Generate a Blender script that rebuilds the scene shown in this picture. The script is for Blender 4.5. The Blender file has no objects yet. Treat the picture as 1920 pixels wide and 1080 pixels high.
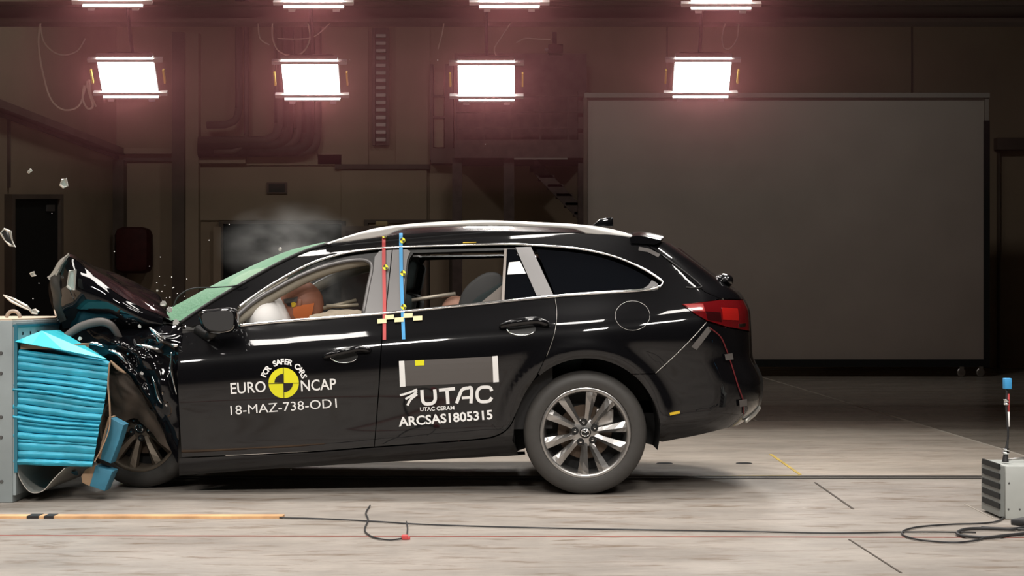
import bpy, bmesh, math, random
import numpy as np
from mathutils import Vector, Matrix, noise
from mathutils.geometry import delaunay_2d_cdt

# ------------------------------------------------------------------ camera, world, light
SC = bpy.context.scene
COL = SC.collection
F, D0, HC, YH = 3107.0, 9.06, 1.06, 566.0        # focal length (px of a 1920 frame), distance, eye height, horizon row
cam_d = bpy.data.cameras.new('camera'); cam = bpy.data.objects.new('camera', cam_d); COL.objects.link(cam)
cam.location = (0, -D0, HC); cam.rotation_euler = (math.pi/2, 0, 0)
cam_d.sensor_width = 36; cam_d.lens = F/1920*36; cam_d.shift_y = (YH-540)/1920
cam_d.clip_start = .05; cam_d.clip_end = 200
SC.camera = cam
SC.view_settings.view_transform = 'Standard'; SC.view_settings.look = 'None'
SC.view_settings.gamma = 1; SC.view_settings.use_curve_mapping = False
SC.view_settings.exposure = 0.0
wd = bpy.data.worlds.new('world'); SC.world = wd; wd.use_nodes = True
wd.node_tree.nodes['Background'].inputs[0].default_value = (.5, .45, .42, 1)
wd.node_tree.nodes['Background'].inputs[1].default_value = .0
# ceiling lamp grid over the impact zone (above the frame), all pointing down, and an unseen dimmer row added to brighten the back wall
LAMP_POWER = 36.0
def unseen_lamp(x, y, z, tilt, power, spread=108, w=.60, h=.45):
    ld = bpy.data.lights.new('unseen_lamp', 'AREA'); ld.shape = 'RECTANGLE'
    ld.size = w; ld.size_y = h; ld.energy = power; ld.color = (1, .95, .89); ld.spread = math.radians(spread)
    lo = bpy.data.objects.new('unseen_lamp', ld); COL.objects.link(lo)
    lo.location = (x, y, z); lo.rotation_euler = (math.radians(tilt), 0, 0)
for gy, gp in ((-3.0, .62), (-1.0, .50), (1.4, 1.30)):
    for gx in (-4.4, -2.1, .2, 2.5):
        unseen_lamp(gx, gy, 4.9, 8 if gy < 0 else -6, LAMP_POWER*gp, 108, 1.0, .5)
for gx in (-4.0, -1.6, .8, 3.2):
    unseen_lamp(gx, -6.6, 4.5, 44, 30, 66, 1.0, .5)
for gx in (-4.5, 0, 4.5):
    unseen_lamp(gx, 10.5, 6.9, 28, 19, 130)

# ------------------------------------------------------------------ helpers
def W(x, y, Y):
    k = (D0+Y)/F
    return Vector(((x-960)*k, Y, HC-(y-YH)*k))

MATS = {}
def M(name, col, rough=.5, metal=0, coat=0, spec=.5, trans=0, alpha=1, emit=None, es=0, noise_amt=0, nscale=8, bump=0, bscale=40, ior=1.45, coat_rough=.03):
    m = bpy.data.materials.new(name); m.use_nodes = True
    nt = m.node_tree; b = nt.nodes['Principled BSDF']
    c = (*col, 1)
    b.inputs['Base Color'].default_value = c; b.inputs['Roughness'].default_value = rough
    b.inputs['Metallic'].default_value = metal; b.inputs['Coat Weight'].default_value = coat
    b.inputs['Coat Roughness'].default_value = coat_rough
    b.inputs['Specular IOR Level'].default_value = spec; b.inputs['Transmission Weight'].default_value = trans
    b.inputs['Alpha'].default_value = alpha; b.inputs['IOR'].default_value = ior
    if emit: b.inputs['Emission Color'].default_value = (*emit, 1); b.inputs['Emission Strength'].default_value = es
    if noise_amt or bump:
        tc = nt.nodes.new('ShaderNodeTexCoord')
    if noise_amt:
        n = nt.nodes.new('ShaderNodeTexNoise'); n.inputs['Scale'].default_value = nscale; n.inputs['Detail'].default_value = 6
        nt.links.new(tc.outputs['Object'], n.inputs['Vector'])
        r = nt.nodes.new('ShaderNodeMapRange'); r.inputs[1].default_value = .3; r.inputs[2].default_value = .7
        r.inputs[3].default_value = 1-noise_amt; r.inputs[4].default_value = 1+noise_amt
        nt.links.new(n.outputs['Fac'], r.inputs[0])
        mx = nt.nodes.new('ShaderNodeVectorMath'); mx.operation = 'SCALE'; mx.inputs[0].default_value = col
        nt.links.new(r.outputs[0], mx.inputs['Scale']); nt.links.new(mx.outputs[0], b.inputs['Base Color'])
    if bump:
        n2 = nt.nodes.new('ShaderNodeTexNoise'); n2.inputs['Scale'].default_value = bscale; n2.inputs['Detail'].default_value = 4
        nt.links.new(tc.outputs['Object'], n2.inputs['Vector'])
        bp = nt.nodes.new('ShaderNodeBump'); bp.inputs['Strength'].default_value = bump; bp.inputs['Distance'].default_value = .02
        nt.links.new(n2.outputs['Fac'], bp.inputs['Height']); nt.links.new(bp.outputs[0], b.inputs['Normal'])
    MATS[name] = m
    return m

paint = M('black_paint', (.004, .004, .005), .3, 0, 1, .06)
crumpled = M('crumpled_black_paint', (.004, .004, .005), .4, 0, 1, .0)
blackpl = M('black_plastic', (.012, .012, .012), .38)
rubber = M('rubber_seal', (.01, .01, .01), .5)
underb = M('underbody', (.015, .013, .012), .7, noise_amt=.3)
dusty = M('dusty_liner', (.12, .09, .07), .65, noise_amt=.5, nscale=5)
satin = M('satin_grey_trim', (.18, .175, .175), .35, .5, 0)
chrome = M('chrome', (.85, .85, .85), .12, 1)
railm = M('silver_roof_rail', (.78, .77, .75), .3, .25)
glass_dark = M('tinted_glass', (.004, .005, .007), .02, 0, 0, .6)
glass_shield = M('cracked_windscreen', (.16, .36, .22), .5, 0, 0, .2, 0, alpha=.66, bump=.3, bscale=60)
tyre_m = M('tyre_rubber', (.05, .047, .044), .5, noise_amt=.06, nscale=30)
alloy = M('alloy', (.42, .41, .40), .28, .9)
alloy_d = M('alloy_dusty', (.16, .13, .10), .5, .6)
dark = M('dark_cavity', (.006, .006, .006), .7)
steel = M('brushed_steel', (.45, .43, .41), .35, .9)
redglass = M('red_tail_lens', (.13, .004, .006), .1, 0, 1, .5)
redbright = M('red_reflector', (.38, .010, .008), .25, 0, 1)
darkred = M('smoked_red_lens', (.03, .003, .004), .1, 0, 1)
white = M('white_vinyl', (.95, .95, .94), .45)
yellow = M('yellow_vinyl', (.88, .84, .02), .45)
yellow2 = M('yellow_tape', (.75, .5, .03), .5)
blackv = M('black_vinyl', (.02, .015, .015), .45)
greyv = M('grey_vinyl', (.11, .10, .095), .6)
redtape = M('red_tape', (.55, .07, .07), .5)
bluetape = M('blue_tape', (.06, .36, .72), .5)
cream = M('cream_tape', (.80, .72, .42), .5)
seatm = M('charcoal_seat_fabric', (.02, .03, .031), .8)
seatg = M('grey_seat_trim', (.05, .05, .05), .7)
beige = M('beige_interior', (.38, .34, .27), .6)
inner_dark = M('dark_interior', (.012, .011, .011), .7)
bag = M('white_airbag_fabric', (.95, .93, .91), .8)
skin = M('dummy_vinyl_skin', (.42, .18, .115), .5, noise_amt=.15)
orange = M('orange_greasepaint', (.80, .22, .07), .55)
suit = M('dummy_cotton_suit', (.45, .30, .14), .85)
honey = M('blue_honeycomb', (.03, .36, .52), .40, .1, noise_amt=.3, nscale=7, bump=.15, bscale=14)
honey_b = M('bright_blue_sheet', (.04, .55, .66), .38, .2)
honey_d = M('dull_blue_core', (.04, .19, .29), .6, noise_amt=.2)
woodm = M('brown_backing', (.32, .21, .13), .7, noise_amt=.2)
greyplate = M('grey_painted_block', (.28, .32, .33), .55, noise_amt=.12, nscale=4)
blue_edge = M('blue_edge', (.03, .16, .22), .5)
alum = M('aluminium_sheet', (.55, .54, .50), .35, .5)

def link(name, me, mat=None, parent=None, kind=None, label=None):
    o = bpy.data.objects.new(name, me); COL.objects.link(o)
    if mat: me.materials.clear(); me.materials.append(mat)
    if parent is not None:
        o.parent = parent
        if parent.type == 'EMPTY': o.matrix_parent_inverse = Matrix.Translation(-Vector(parent.location))
    if kind: o['kind'] = kind
    if label: o['label'] = label
    return o
def tag(o, label, cat, group=None):
    o['label'] = label; o['category'] = cat
    if group: o['group'] = group
    return o
def empty(name, loc, label, cat, group=None):
    o = bpy.data.objects.new(name, None); COL.objects.link(o); o.location = loc
    o.empty_display_size = .1
    return tag(o, label, cat, group)
def mesh(name, v, f, smooth=False):
    me = bpy.data.meshes.new(name); me.from_pydata([tuple(p) for p in v], [], f); me.update()
    if smooth: me.polygons.foreach_set('use_smooth', [True]*len(me.polygons))
    return me
def fix(me, angle=None):
    bm = bmesh.new(); bm.from_mesh(me); bmesh.ops.recalc_face_normals(bm, faces=bm.faces); bm.to_mesh(me); bm.free()
    if angle is not None:
        me.polygons.foreach_set('use_smooth', [True]*len(me.polygons)); me.set_sharp_from_angle(angle=math.radians(angle))
    return me
def join(parts):
    V, Fc = [], []
    for v, f in parts:
        k = len(V); V += [tuple(p) for p in v]; Fc += [tuple(i+k for i in q) for q in f]
    return V, Fc
def box(x0, x1, y0, y1, z0, z1):
    v = [(x, y, z) for x in (x0, x1) for y in (y0, y1) for z in (z0, z1)]
    return v, [(0,1,3,2), (4,6,7,5), (0,4,5,1), (2,3,7,6), (0,2,6,4), (1,5,7,3)]
def bevel_box(name, x0, x1, y0, y1, z0, z1, b=.01, seg=2):
    me = mesh(name, *box(x0, x1, y0, y1, z0, z1))
    bm = bmesh.new(); bm.from_mesh(me); bmesh.ops.recalc_face_normals(bm, faces=bm.faces)
    bmesh.ops.bevel(bm, geom=bm.edges[:], offset=b, segments=seg, profile=.5, affect='EDGES')
    bm.to_mesh(me); bm.free()
    return fix(me, 40)
def tube(pts, r, n=8, cap=True):
    pts = [Vector(p) for p in pts]; V, Fc = [], []
    rr = r if isinstance(r, (list, tuple)) else [r]*len(pts)
    up = None
    for i, p in enumerate(pts):
        t = (pts[min(i+1, len(pts)-1)]-pts[max(i-1, 0)])
        t = t.normalized() if t.length > 1e-9 else Vector((0,0,1))
        if up is None: up = Vector((0,0,1)) if abs(t.z) < .9 else Vector((1,0,0))
        a = t.cross(up); a = a.normalized() if a.length > 1e-6 else t.orthogonal().normalized()
        up = a.cross(t).normalized()
        for k in range(n):
            g = 2*math.pi*k/n
            V.append(p+rr[i]*(math.cos(g)*a+math.sin(g)*up))
    for i in range(len(pts)-1):
        for k in range(n):
            Fc.append((i*n+k, i*n+(k+1)%n, (i+1)*n+(k+1)%n, (i+1)*n+k))
    if cap:
        Fc.append(tuple(reversed(range(n)))); Fc.append(tuple(range((len(pts)-1)*n, len(pts)*n)))
    return V, Fc
def cr(pts, n=6, closed=False):
    """Catmull-Rom through points of any dimension"""
    P = [np.array(p, float) for p in pts]; out = []
    N = len(P); rng = range(N if closed else N-1)
    for i in rng:
        if closed: a, b, c, d = P[i-1], P[i], P[(i+1)%N], P[(i+2)%N]
        else: a, b, c, d = P[max(i-1,0)], P[i], P[i+1], P[min(i+2,N-1)]
        for k in range(n):
            t = k/n
            out.append(.5*((2*b)+(-a+c)*t+(2*a-5*b+4*c-d)*t*t+(-a+3*b-3*c+d)*t**3))
    if not closed: out.append(P[-1])
    return [tuple(p) for p in out]
def lathe(prof, n=48, axis='Y'):
    """prof: (radius, along) -> solid of revolution round Y"""
    V, Fc = [], []
    for r, a in prof:
        for k in range(n):
            g = 2*math.pi*k/n; V.append((r*math.cos(g), a, r*math.sin(g)))
    for i in range(len(prof)-1):
        for k in range(n):
            Fc.append((i*n+k, i*n+(k+1)%n, (i+1)*n+(k+1)%n, (i+1)*n+k))
    return V, Fc
def grid_faces(nr, nc):
    return [(i*nc+j, i*nc+j+1, (i+1)*nc+j+1, (i+1)*nc+j) for i in range(nr-1) for j in range(nc-1)]
def bicubic(rows, su, sv):
    """rows of 3D points -> denser rows"""
    R = [cr(r, su) for r in rows]
    C = [cr([R[i][j] for i in range(len(R))], sv) for j in range(len(R[0]))]
    return [[Vector(C[j][i]) for j in range(len(C))] for i in range(len(C[0]))]
def sheet_mesh(name, rows, su=5, sv=5, amp=0, scale=6, seed=0, thick=0, angle=None, ridge=True):
    G = bicubic(rows, su, sv); nr, nc = len(G), len(G[0])
    V = [p for r in G for p in r]; me = mesh(name, V, grid_faces(nr, nc)); fix(me)
    if amp:
        nrm = [v.normal.copy() for v in me.vertices]
        for v, n in zip(me.vertices, nrm):
            p = v.co*scale+Vector((seed*7.3, seed*3.1, 0))
            d = noise.noise(p)*.6+noise.noise(p*2.3)*.3
            if ridge: d = (abs(d)*2-.35)
            v.co += n*amp*d
    if thick:
        bm = bmesh.new(); bm.from_mesh(me)
        r = bmesh.ops.solidify(bm, geom=bm.faces[:], thickness=thick); bmesh.ops.recalc_face_normals(bm, faces=bm.faces)
        bm.to_mesh(me); bm.free()
    if angle is not None:
        me.polygons.foreach_set('use_smooth', [True]*len(me.polygons)); me.set_sharp_from_angle(angle=math.radians(angle))
    return me
def prism(name, poly, Y0, Y1, b=0, angle=35):
    """side-view outline in photo pixels at depth Y0, extruded to Y1"""
    P = [W(x, y, Y0) for x, y in poly]; n = len(P)
    V = [(p.x, Y0, p.z) for p in P]+[(p.x, Y1, p.z) for p in P]
    Fc = [tuple(range(n)), tuple(reversed(range(n, 2*n)))]+[(i, n+i, n+(i+1)%n, (i+1)%n) for i in range(n)]
    me = mesh(name, V, Fc); fix(me)
    if b:
        bm = bmesh.new(); bm.from_mesh(me)
        es = [e for e in bm.edges if abs((e.verts[0].co-e.verts[1].co).y) < 1e-6]
        bmesh.ops.bevel(bm, geom=es, offset=b, segments=2, profile=.5, affect='EDGES'); bm.to_mesh(me); bm.free()
    return fix(me, angle)

# ------------------------------------------------------------------ the car's side surface: depth Y as a function of X, Z
class Spline:
    def __init__(s, x, y):
        s.x = np.array(x, float); s.y = np.array(y, float); n = len(x); h = np.diff(s.x)
        A = np.zeros((n, n)); r = np.zeros(n); A[0,0] = A[-1,-1] = 1
        for i in range(1, n-1):
            A[i,i-1] = h[i-1]; A[i,i] = 2*(h[i-1]+h[i]); A[i,i+1] = h[i]
            r[i] = 3*((s.y[i+1]-s.y[i])/h[i]-(s.y[i]-s.y[i-1])/h[i-1])
        s.c = np.linalg.solve(A, r); s.h = h
    def __call__(s, v):
        v = np.clip(v, s.x[0], s.x[-1]); i = np.clip(np.searchsorted(s.x, v)-1, 0, len(s.x)-2)
        d = v-s.x[i]; h = s.h[i]
        b = (s.y[i+1]-s.y[i])/h-h*(2*s.c[i]+s.c[i+1])/3
        return s.y[i]+b*d+s.c[i]*d*d+(s.c[i+1]-s.c[i])/(3*h)*d**3
PROF = Spline([-.90,-.84,-.79,-.745,-.70,-.62,-.52,-.40,-.28,-.22,-.18,-.14,-.09,-.04,0,.06,.14,.24,.34,.42,.48,.56],
              [.26,.15,.085,.052,.042,.036,.026,.010,.0,.003,.010,.0235,.0485,.0755,.0965,.1285,.173,.230,.290,.347,.42,.57])
XR = [(.20,1.20),(.355,1.354),(.463,1.431),(.54,1.443),(.617,1.44),(.678,1.412),(.74,1.375),(.894,1.368),(1.017,1.362),(1.115,1.315),(1.20,1.19),(1.30,1.06),(1.417,.91),(1.55,.72)]
_z = np.linspace(.15, 1.6, 146); _x = np.interp(_z, [a for a,_ in XR], [b for _,b in XR])
_k = np.exp(-np.linspace(-2,2,9)**2); _k /= _k.sum()
_x = np.convolve(np.pad(_x, 4, mode='edge'), _k, 'valid')
def xr(Z): return np.interp(Z, _z, _x)
def rl(Z): return np.interp(Z, [.9, 1.12, 1.3], [.34, .30, .2])
def Yf(X, Z):
    X = np.asarray(X, float); Z = np.asarray(Z, float)
    t = Z-(1.062+.087*X)
    Y = PROF(t)
    Y = Y+.10*np.clip((X-.45)/.9, 0, 2)**2
    Y = Y-.028*np.exp(-((X-.42)/.42)**2)*np.exp(-((t+.22)/.17)**2)          # rear haunch
    Y = Y-.016*np.exp(-((np.hypot(X-.405, Z-.35)-.44)/.05)**2)*(Z > .2)     # wheel-arch flare
    L = rl(Z); q = np.clip((X-(xr(Z)-L))/L, 0, .985)
    Y = Y+.42*(1-np.sqrt(1-q*q))
    Y = Y+.10*np.clip((-1.75-X)/.5, 0, 2)**2
    return Y
def Nf(X, Z):
    e = .004
    gx = (Yf(X+e, Z)-Yf(X-e, Z))/(2*e); gz = (Yf(X, Z+e)-Yf(X, Z-e))/(2*e)
    n = np.stack([gx, -np.ones_like(gx), gz], -1)
    return n/np.linalg.norm(n, axis=-1, keepdims=True)
def S(p, off=0):
    """photo pixel (or ('w', X, Z)) -> point on the side surface"""
    if p[0] == 'w': X, Z = p[1], p[2]
    else:
        Y = .05
        for _ in range(14):
            k = (D0+Y)/F; X = (p[0]-960)*k; Z = HC-(p[1]-YH)*k; Y = .4*Y+.6*float(Yf(X, Z))
    Y = float(Yf(X, Z)); v = Vector((X, Y, Z))
    if off: v += Vector(Nf(np.array(X), np.array(Z)))*off
    return v
def RL(Z): return ('w', float(xr(Z)-.035*rl(Z)), Z)
def inside(px, pz, P):
    n = len(P); r = np.zeros(len(px), bool)
    for i in range(n):
        x1, z1 = P[i]; x2, z2 = P[(i+1)%n]
        if z1 == z2: continue
        c = ((z1 > pz) != (z2 > pz)) & (px < (x2-x1)*(pz-z1)/(z2-z1)+x1); r ^= c
    return r
def edist(px, pz, P):
    d = np.full(len(px), 9.0); n = len(P)
    for i in range(n):
        a = np.array(P[i]); b = np.array(P[(i+1)%n]); ab = b-a; L = max(ab@ab, 1e-12)
        t = np.clip(((px-a[0])*ab[0]+(pz-a[1])*ab[1])/L, 0, 1)
        d = np.minimum(d, np.hypot(px-a[0]-t*ab[0], pz-a[1]-t*ab[1]))
    return d
def panel_mesh(name, poly, step=.03, thick=.02, gap=.002, off=0, flat=None):
    P = []
    for p in poly:
        v = S(p); q = (v.x, v.z)
        if not P or math.dist(P[-1], q) > .002: P.append(q)
    if math.dist(P[0], P[-1]) < .002: P.pop()
    area = sum(P[i][0]*P[(i+1)%len(P)][1]-P[(i+1)%len(P)][0]*P[i][1] for i in range(len(P)))
    if area < 0: P.reverse()
    n = len(P); Q = []
    for i in range(n):                                            # inset for the shut line
        a, b, c = map(np.array, (P[i-1], P[i], P[(i+1)%n]))
        e1 = (b-a)/np.linalg.norm(b-a); e2 = (c-b)/np.linalg.norm(c-b)
        m = np.array([-e1[1]-e2[1], e1[0]+e2[0]]); L = np.linalg.norm(m); m = m/L if L > .2 else np.array([-e1[1], e1[0]])
        Q.append(tuple(b+m*gap))
    D = []
    for i in range(n):
        a, b = np.array(Q[i]), np.array(Q[(i+1)%n]); k = max(1, int(math.ceil(np.linalg.norm(b-a)/step)))
        D += [tuple(a+(b-a)*j/k) for j in range(k)]
    xs = [p[0] for p in D]; zs = [p[1] for p in D]
    gx, gz = np.meshgrid(np.arange(min(xs), max(xs), step), np.arange(min(zs), max(zs), step)); gx = gx.ravel(); gz = gz.ravel()
    ok = inside(gx, gz, D); gx, gz = gx[ok], gz[ok]
    if len(gx): ok = edist(gx, gz, D) > .4*step; gx, gz = gx[ok], gz[ok]
    nb = len(D); pts = [Vector(p) for p in D]+[Vector((a, b)) for a, b in zip(gx, gz)]
    vs, _, fs, *_ = delaunay_2d_cdt(pts, [], [list(range(nb))], 1, 1e-6)
    X = np.array([v[0] for v in vs]); Z = np.array([v[1] for v in vs]); N = Nf(X, Z); Y = Yf(X, Z)
    V = [(X[i]+N[i,0]*off, Y[i]+N[i,1]*off, Z[i]+N[i,2]*off) for i in range(len(vs))]
    Fc = []
    for f in fs:
        f = list(f)
        a, b, c = (np.array(V[i]) for i in f[:3])
        if np.cross(b-a, c-a)@N[f[0]] < 0: f.reverse()
        Fc.append(tuple(f))
    normals = [tuple(x) for x in N]
    # rim going inwards
    k0 = len(V); bnd = np.array(D); BN = Nf(bnd[:,0], bnd[:,1]); BY = Yf(bnd[:,0], bnd[:,1])
    for i in range(nb):
        a = np.array(D[i-1]); c = np.array(D[(i+1)%nb]); e = (c-a)/max(np.linalg.norm(c-a), 1e-9); o2 = (e[1], 0, -e[0])
        p = np.array((D[i][0], BY[i], D[i][1]))+BN[i]*off
        V.append(tuple(p)); V.append(tuple(p-BN[i]*thick)); normals += [o2, o2]
    for i in range(nb):
        j = (i+1)%nb; Fc.append((k0+2*i, k0+2*i+1, k0+2*j+1, k0+2*j))
    me = bpy.data.meshes.new(name); me.from_pydata(V, [], Fc); me.update()
    me.polygons.foreach_set('use_smooth', [True]*len(me.polygons))
    if len(me.vertices) == len(normals): me.normals_split_custom_set_from_vertices(normals)
    return me
def panel(name, poly, mat, parent, mirror=True, label=None, **kw):
    me = panel_mesh(name, poly, **kw); o = link(name, me, mat, parent, label=label)
    if mirror:
        f = bpy.data.objects.new(name, me); COL.objects.link(f); f.location = (0, 1.84, 0); f.scale = (1, -1, 1)
        root = parent if parent.type == 'EMPTY' else parent.parent
        f.parent = root; f.matrix_parent_inverse = Matrix.Translation(-Vector(root.location))
        f['label'] = 'far side '+name.replace('_', ' ')
        o['far'] = f.name
    return o
def mirrored(o, label=None):
    f = bpy.data.objects.new(o.name.split('.')[0], o.data); COL.objects.link(f); f.location = (0, 1.84, 0); f.scale = (1, -1, 1)
    root = o.parent
    while root.parent: root = root.parent
    f.parent = root; f.matrix_parent_inverse = Matrix.Translation(-Vector(root.location))
    if label: f['label'] = label
    return f
def strip(name, path, r, mat, parent, off=.004, n=8, mirror=False):
    me = mesh(name, *tube([S(p, off) for p in path], r, n), smooth=True)
    o = link(name, me, mat, parent)
    if mirror: mirrored(o)
    return o
# ------------------------------------------------------------------ the hall
def WD(x, y, D): return W(x, y, D-D0)
def floor_material(name, base, dirt, rough, streak):
    m = bpy.data.materials.new(name); m.use_nodes = True; nt = m.node_tree; b = nt.nodes['Principled BSDF']
    tc = nt.nodes.new('ShaderNodeTexCoord')
    mp = nt.nodes.new('ShaderNodeMapping'); mp.inputs['Scale'].default_value = (.8, 2.2, 1); nt.links.new(tc.outputs['Object'], mp.inputs[0])
    n1 = nt.nodes.new('ShaderNodeTexNoise'); n1.inputs['Scale'].default_value = 1.1; n1.inputs['Detail'].default_value = 8; n1.inputs['Roughness'].default_value = .62
    nt.links.new(mp.outputs[0], n1.inputs['Vector'])
    cr1 = nt.nodes.new('ShaderNodeValToRGB'); cr1.color_ramp.elements[0].position = .28; cr1.color_ramp.elements[1].position = .62
    cr1.color_ramp.elements[0].color = (*[c*.62 for c in base], 1); cr1.color_ramp.elements[1].color = (*base, 1)
    nt.links.new(n1.outputs['Fac'], cr1.inputs[0])
    mp2 = nt.nodes.new('ShaderNodeMapping'); mp2.inputs['Scale'].default_value = (1.5, 6, 1); mp2.inputs['Rotation'].default_value = (0, 0, .3)
    nt.links.new(tc.outputs['Object'], mp2.inputs[0])
    n2 = nt.nodes.new('ShaderNodeTexNoise'); n2.inputs['Scale'].default_value = 1.7; n2.inputs['Detail'].default_value = 9; n2.inputs['Roughness'].default_value = .7; n2.inputs['Distortion'].default_value = .6
    nt.links.new(mp2.outputs[0], n2.inputs['Vector'])
    cr2 = nt.nodes.new('ShaderNodeValToRGB'); cr2.color_ramp.elements[0].position = .53; cr2.color_ramp.elements[1].position = .66
    nt.links.new(n2.outputs['Fac'], cr2.inputs[0])
    sc = nt.nodes.new('ShaderNodeMath'); sc.operation = 'MULTIPLY'; sc.inputs[1].default_value = streak; nt.links.new(cr2.outputs[0], sc.inputs[0])
    mix = nt.nodes.new('ShaderNodeMix'); mix.data_type = 'RGBA'; nt.links.new(sc.outputs[0], mix.inputs['Factor'])
    nt.links.new(cr1.outputs[0], mix.inputs['A']); mix.inputs['B'].default_value = (*dirt, 1)
    nt.links.new(mix.outputs['Result'], b.inputs['Base Color'])
    n3 = nt.nodes.new('ShaderNodeTexNoise'); n3.inputs['Scale'].default_value = 9; n3.inputs['Detail'].default_value = 10; n3.inputs['Roughness'].default_value = .75
    nt.links.new(mp.outputs[0], n3.inputs['Vector'])
    r3 = nt.nodes.new('ShaderNodeMapRange'); r3.inputs[1].default_value = .3; r3.inputs[2].default_value = .7; r3.inputs[3].default_value = .82; r3.inputs[4].default_value = 1.14; nt.links.new(n3.outputs['Fac'], r3.inputs[0])
    vm = nt.nodes.new('ShaderNodeVectorMath'); vm.operation = 'SCALE'; nt.links.new(mix.outputs['Result'], vm.inputs[0]); nt.links.new(r3.outputs[0], vm.inputs['Scale'])
    nt.links.new(vm.outputs[0], b.inputs['Base Color'])
    b.inputs['Roughness'].default_value = rough
    return m
concrete = floor_material('pale_concrete', (.35, .312, .278), (.15, .105, .07), .5, .9)
concrete_l = floor_material('pale_lane_concrete', (.47, .41, .35), (.22, .16, .11), .5, .6)
darkfloor = floor_material('dark_sealed_concrete', (.34, .30, .255), (.2, .16, .12), .26, .4)
wallm = M('olive_brown_wall', (.42, .32, .225), .8, noise_amt=.12, nscale=.7)
wall2 = M('wall_panel', (.47, .36, .26), .8, noise_amt=.1, nscale=.9)
wall_d = M('dark_wall_steel', (.16, .12, .095), .6, noise_amt=.2, nscale=2)
black_open = M('dark_opening', (.008, .009, .009), .7)
ceilm = M('dark_ceiling', (.16, .125, .11), .8)
screenm = M('grey_backdrop_fabric', (.42, .36, .32), .85, noise_amt=.05, nscale=1.5)
framel = M('pale_frame', (.33, .29, .26), .5)
jointm = M('joint_filler', (.07, .055, .045), .7)
jointl = M('pale_joint', (.42, .38, .33), .6)
railst = M('floor_rail_steel', (.09, .085, .08), .4, .5)
orange_strip = M('orange_floor_strip', (.62, .36, .18), .55, noise_amt=.3, nscale=6)
redline = M('red_floor_line', (.28, .10, .08), .6, noise_amt=.3, nscale=9)
yellowl = M('yellow_floor_line', (.50, .36, .08), .6, noise_amt=.3)
cable_m = M('black_cable', (.03, .03, .032), .5)
cable_p = M('pale_cable', (.75, .66, .56), .6)

def struct(name, v, f, mat, parent=None):
    o = link(name, mesh(name, v, f), mat, parent)
    if parent is None: o['kind'] = 'structure'
    return o
def sbox(name, mat, x0, x1, y0, y1, z0, z1, parent=None): return struct(name, *box(x0, x1, y0, y1, z0, z1), mat, parent)
YB = 26.6-D0            # back wall
XL, XRW, YFRONT, ZC = -6.35, 9.6, -15.0, 7.2
JX, JY = 3.52, 14.75-D0  # joints bounding the pale slab
# floor: pale test slab and darker sealed floor round it
YR = 10.07-D0            # guide rail row
fl = sbox('floor', concrete, XL, XRW, YFRONT, YR+.02, -.2, 0)
sbox('slab', concrete_l, XL, JX, YR+.022, JY, -.2, 0, fl)
sbox('slab', darkfloor, JX+.008, XRW, YR+.022, YB+.3, -.2, -.001, fl)
sbox('slab', darkfloor, XL, JX, JY+.008, YB+.3, -.2, -.001, fl)
sbox('slab_joint', jointl, JX-.012, JX+.02, YR+.05, YB, -.05, .0015, fl)
sbox('slab_joint', jointm, XL, XRW, YR+.012, YR+.03, -.05, .002, fl)
sbox('slab_joint', jointl, JX-1.35, JX-1.335, JY, YB, -.05, .0012, fl)
# cross joint running to the camera, yellow edged
a = W(1475, 852, 11.44-D0); 
def ground(x, y):
    D = F*HC/(y-YH); return Vector(((x-960)*D/F, D-D0, 0))
def floor_line(name, p, q, w, mat, z=.003, parent=None):
    A, B = ground(*p), ground(*q); d = (B-A).normalized(); n = Vector((-d.y, d.x, 0))*w/2
    v = [A+n, A-n, B-n, B+n]; v = [(c.x, c.y, z) for c in v]+[(c.x, c.y, -.01) for c in v]
    o = struct(name, v, [(3,2,1,0), (4,5,6,7), (0,1,5,4), (1,2,6,5), (2,3,7,6), (3,0,4,7)], mat, parent or fl); return o
floor_line('slab_joint', (1445, 852), (1500, 890), .02, yellowl)
floor_line('slab_joint', (1528, 905), (1600, 955), .012, jointm)
floor_line('slab_joint', (1592, 1012), (1690, 1075), .008, jointm)
floor_line('slab_joint', (1808, 945), (1862, 972), .006, jointl)
floor_line('yellow_edge_line', (1290, 893), (1500, 892), .035, yellowl)
floor_line('red_line', (-260, 1004), (2180, 1009), .014, redline)
# steel guide rail let into the floor
rail = empty('guide_rail', (0, YR-.06, 0), 'twin dark steel guide rail let into the concrete floor behind the car', 'rail')
for dy, r in ((-.10, .02), (.0, .022)):
    A = link('rail_bar', mesh('rail_bar', *box(-2.5, XRW-.2, YR-.04+dy-r, YR-.04+dy+r, .0, .006)), railst, rail)
link('rail_inlay', mesh('rail_inlay', *box(-2.5, XRW-.2, YR-.12, YR-.06, .0, .003)), concrete, rail)
# orange edging strip with two black marks
st = empty('edging_strip', (-3, ground(0, 972).y, 0), 'long flat orange edging strip on the floor in front of the barrier', 'floor strip')
p0, p1 = ground(-120, 970), ground(530, 972)
link('strip', mesh('strip', *box(p0.x, p1.x, p0.y-.05, p0.y+.03, .0, .012)), orange_strip, st)
for x0, x1 in ((56, 78), (88, 106)):
    a, b = ground(x0, 970), ground(x1, 970)
    link('black_mark', mesh('black_mark', *box(a.x, b.x, p0.y-.055, p0.y+.035, .0, .0135)), blackv, st)

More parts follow.
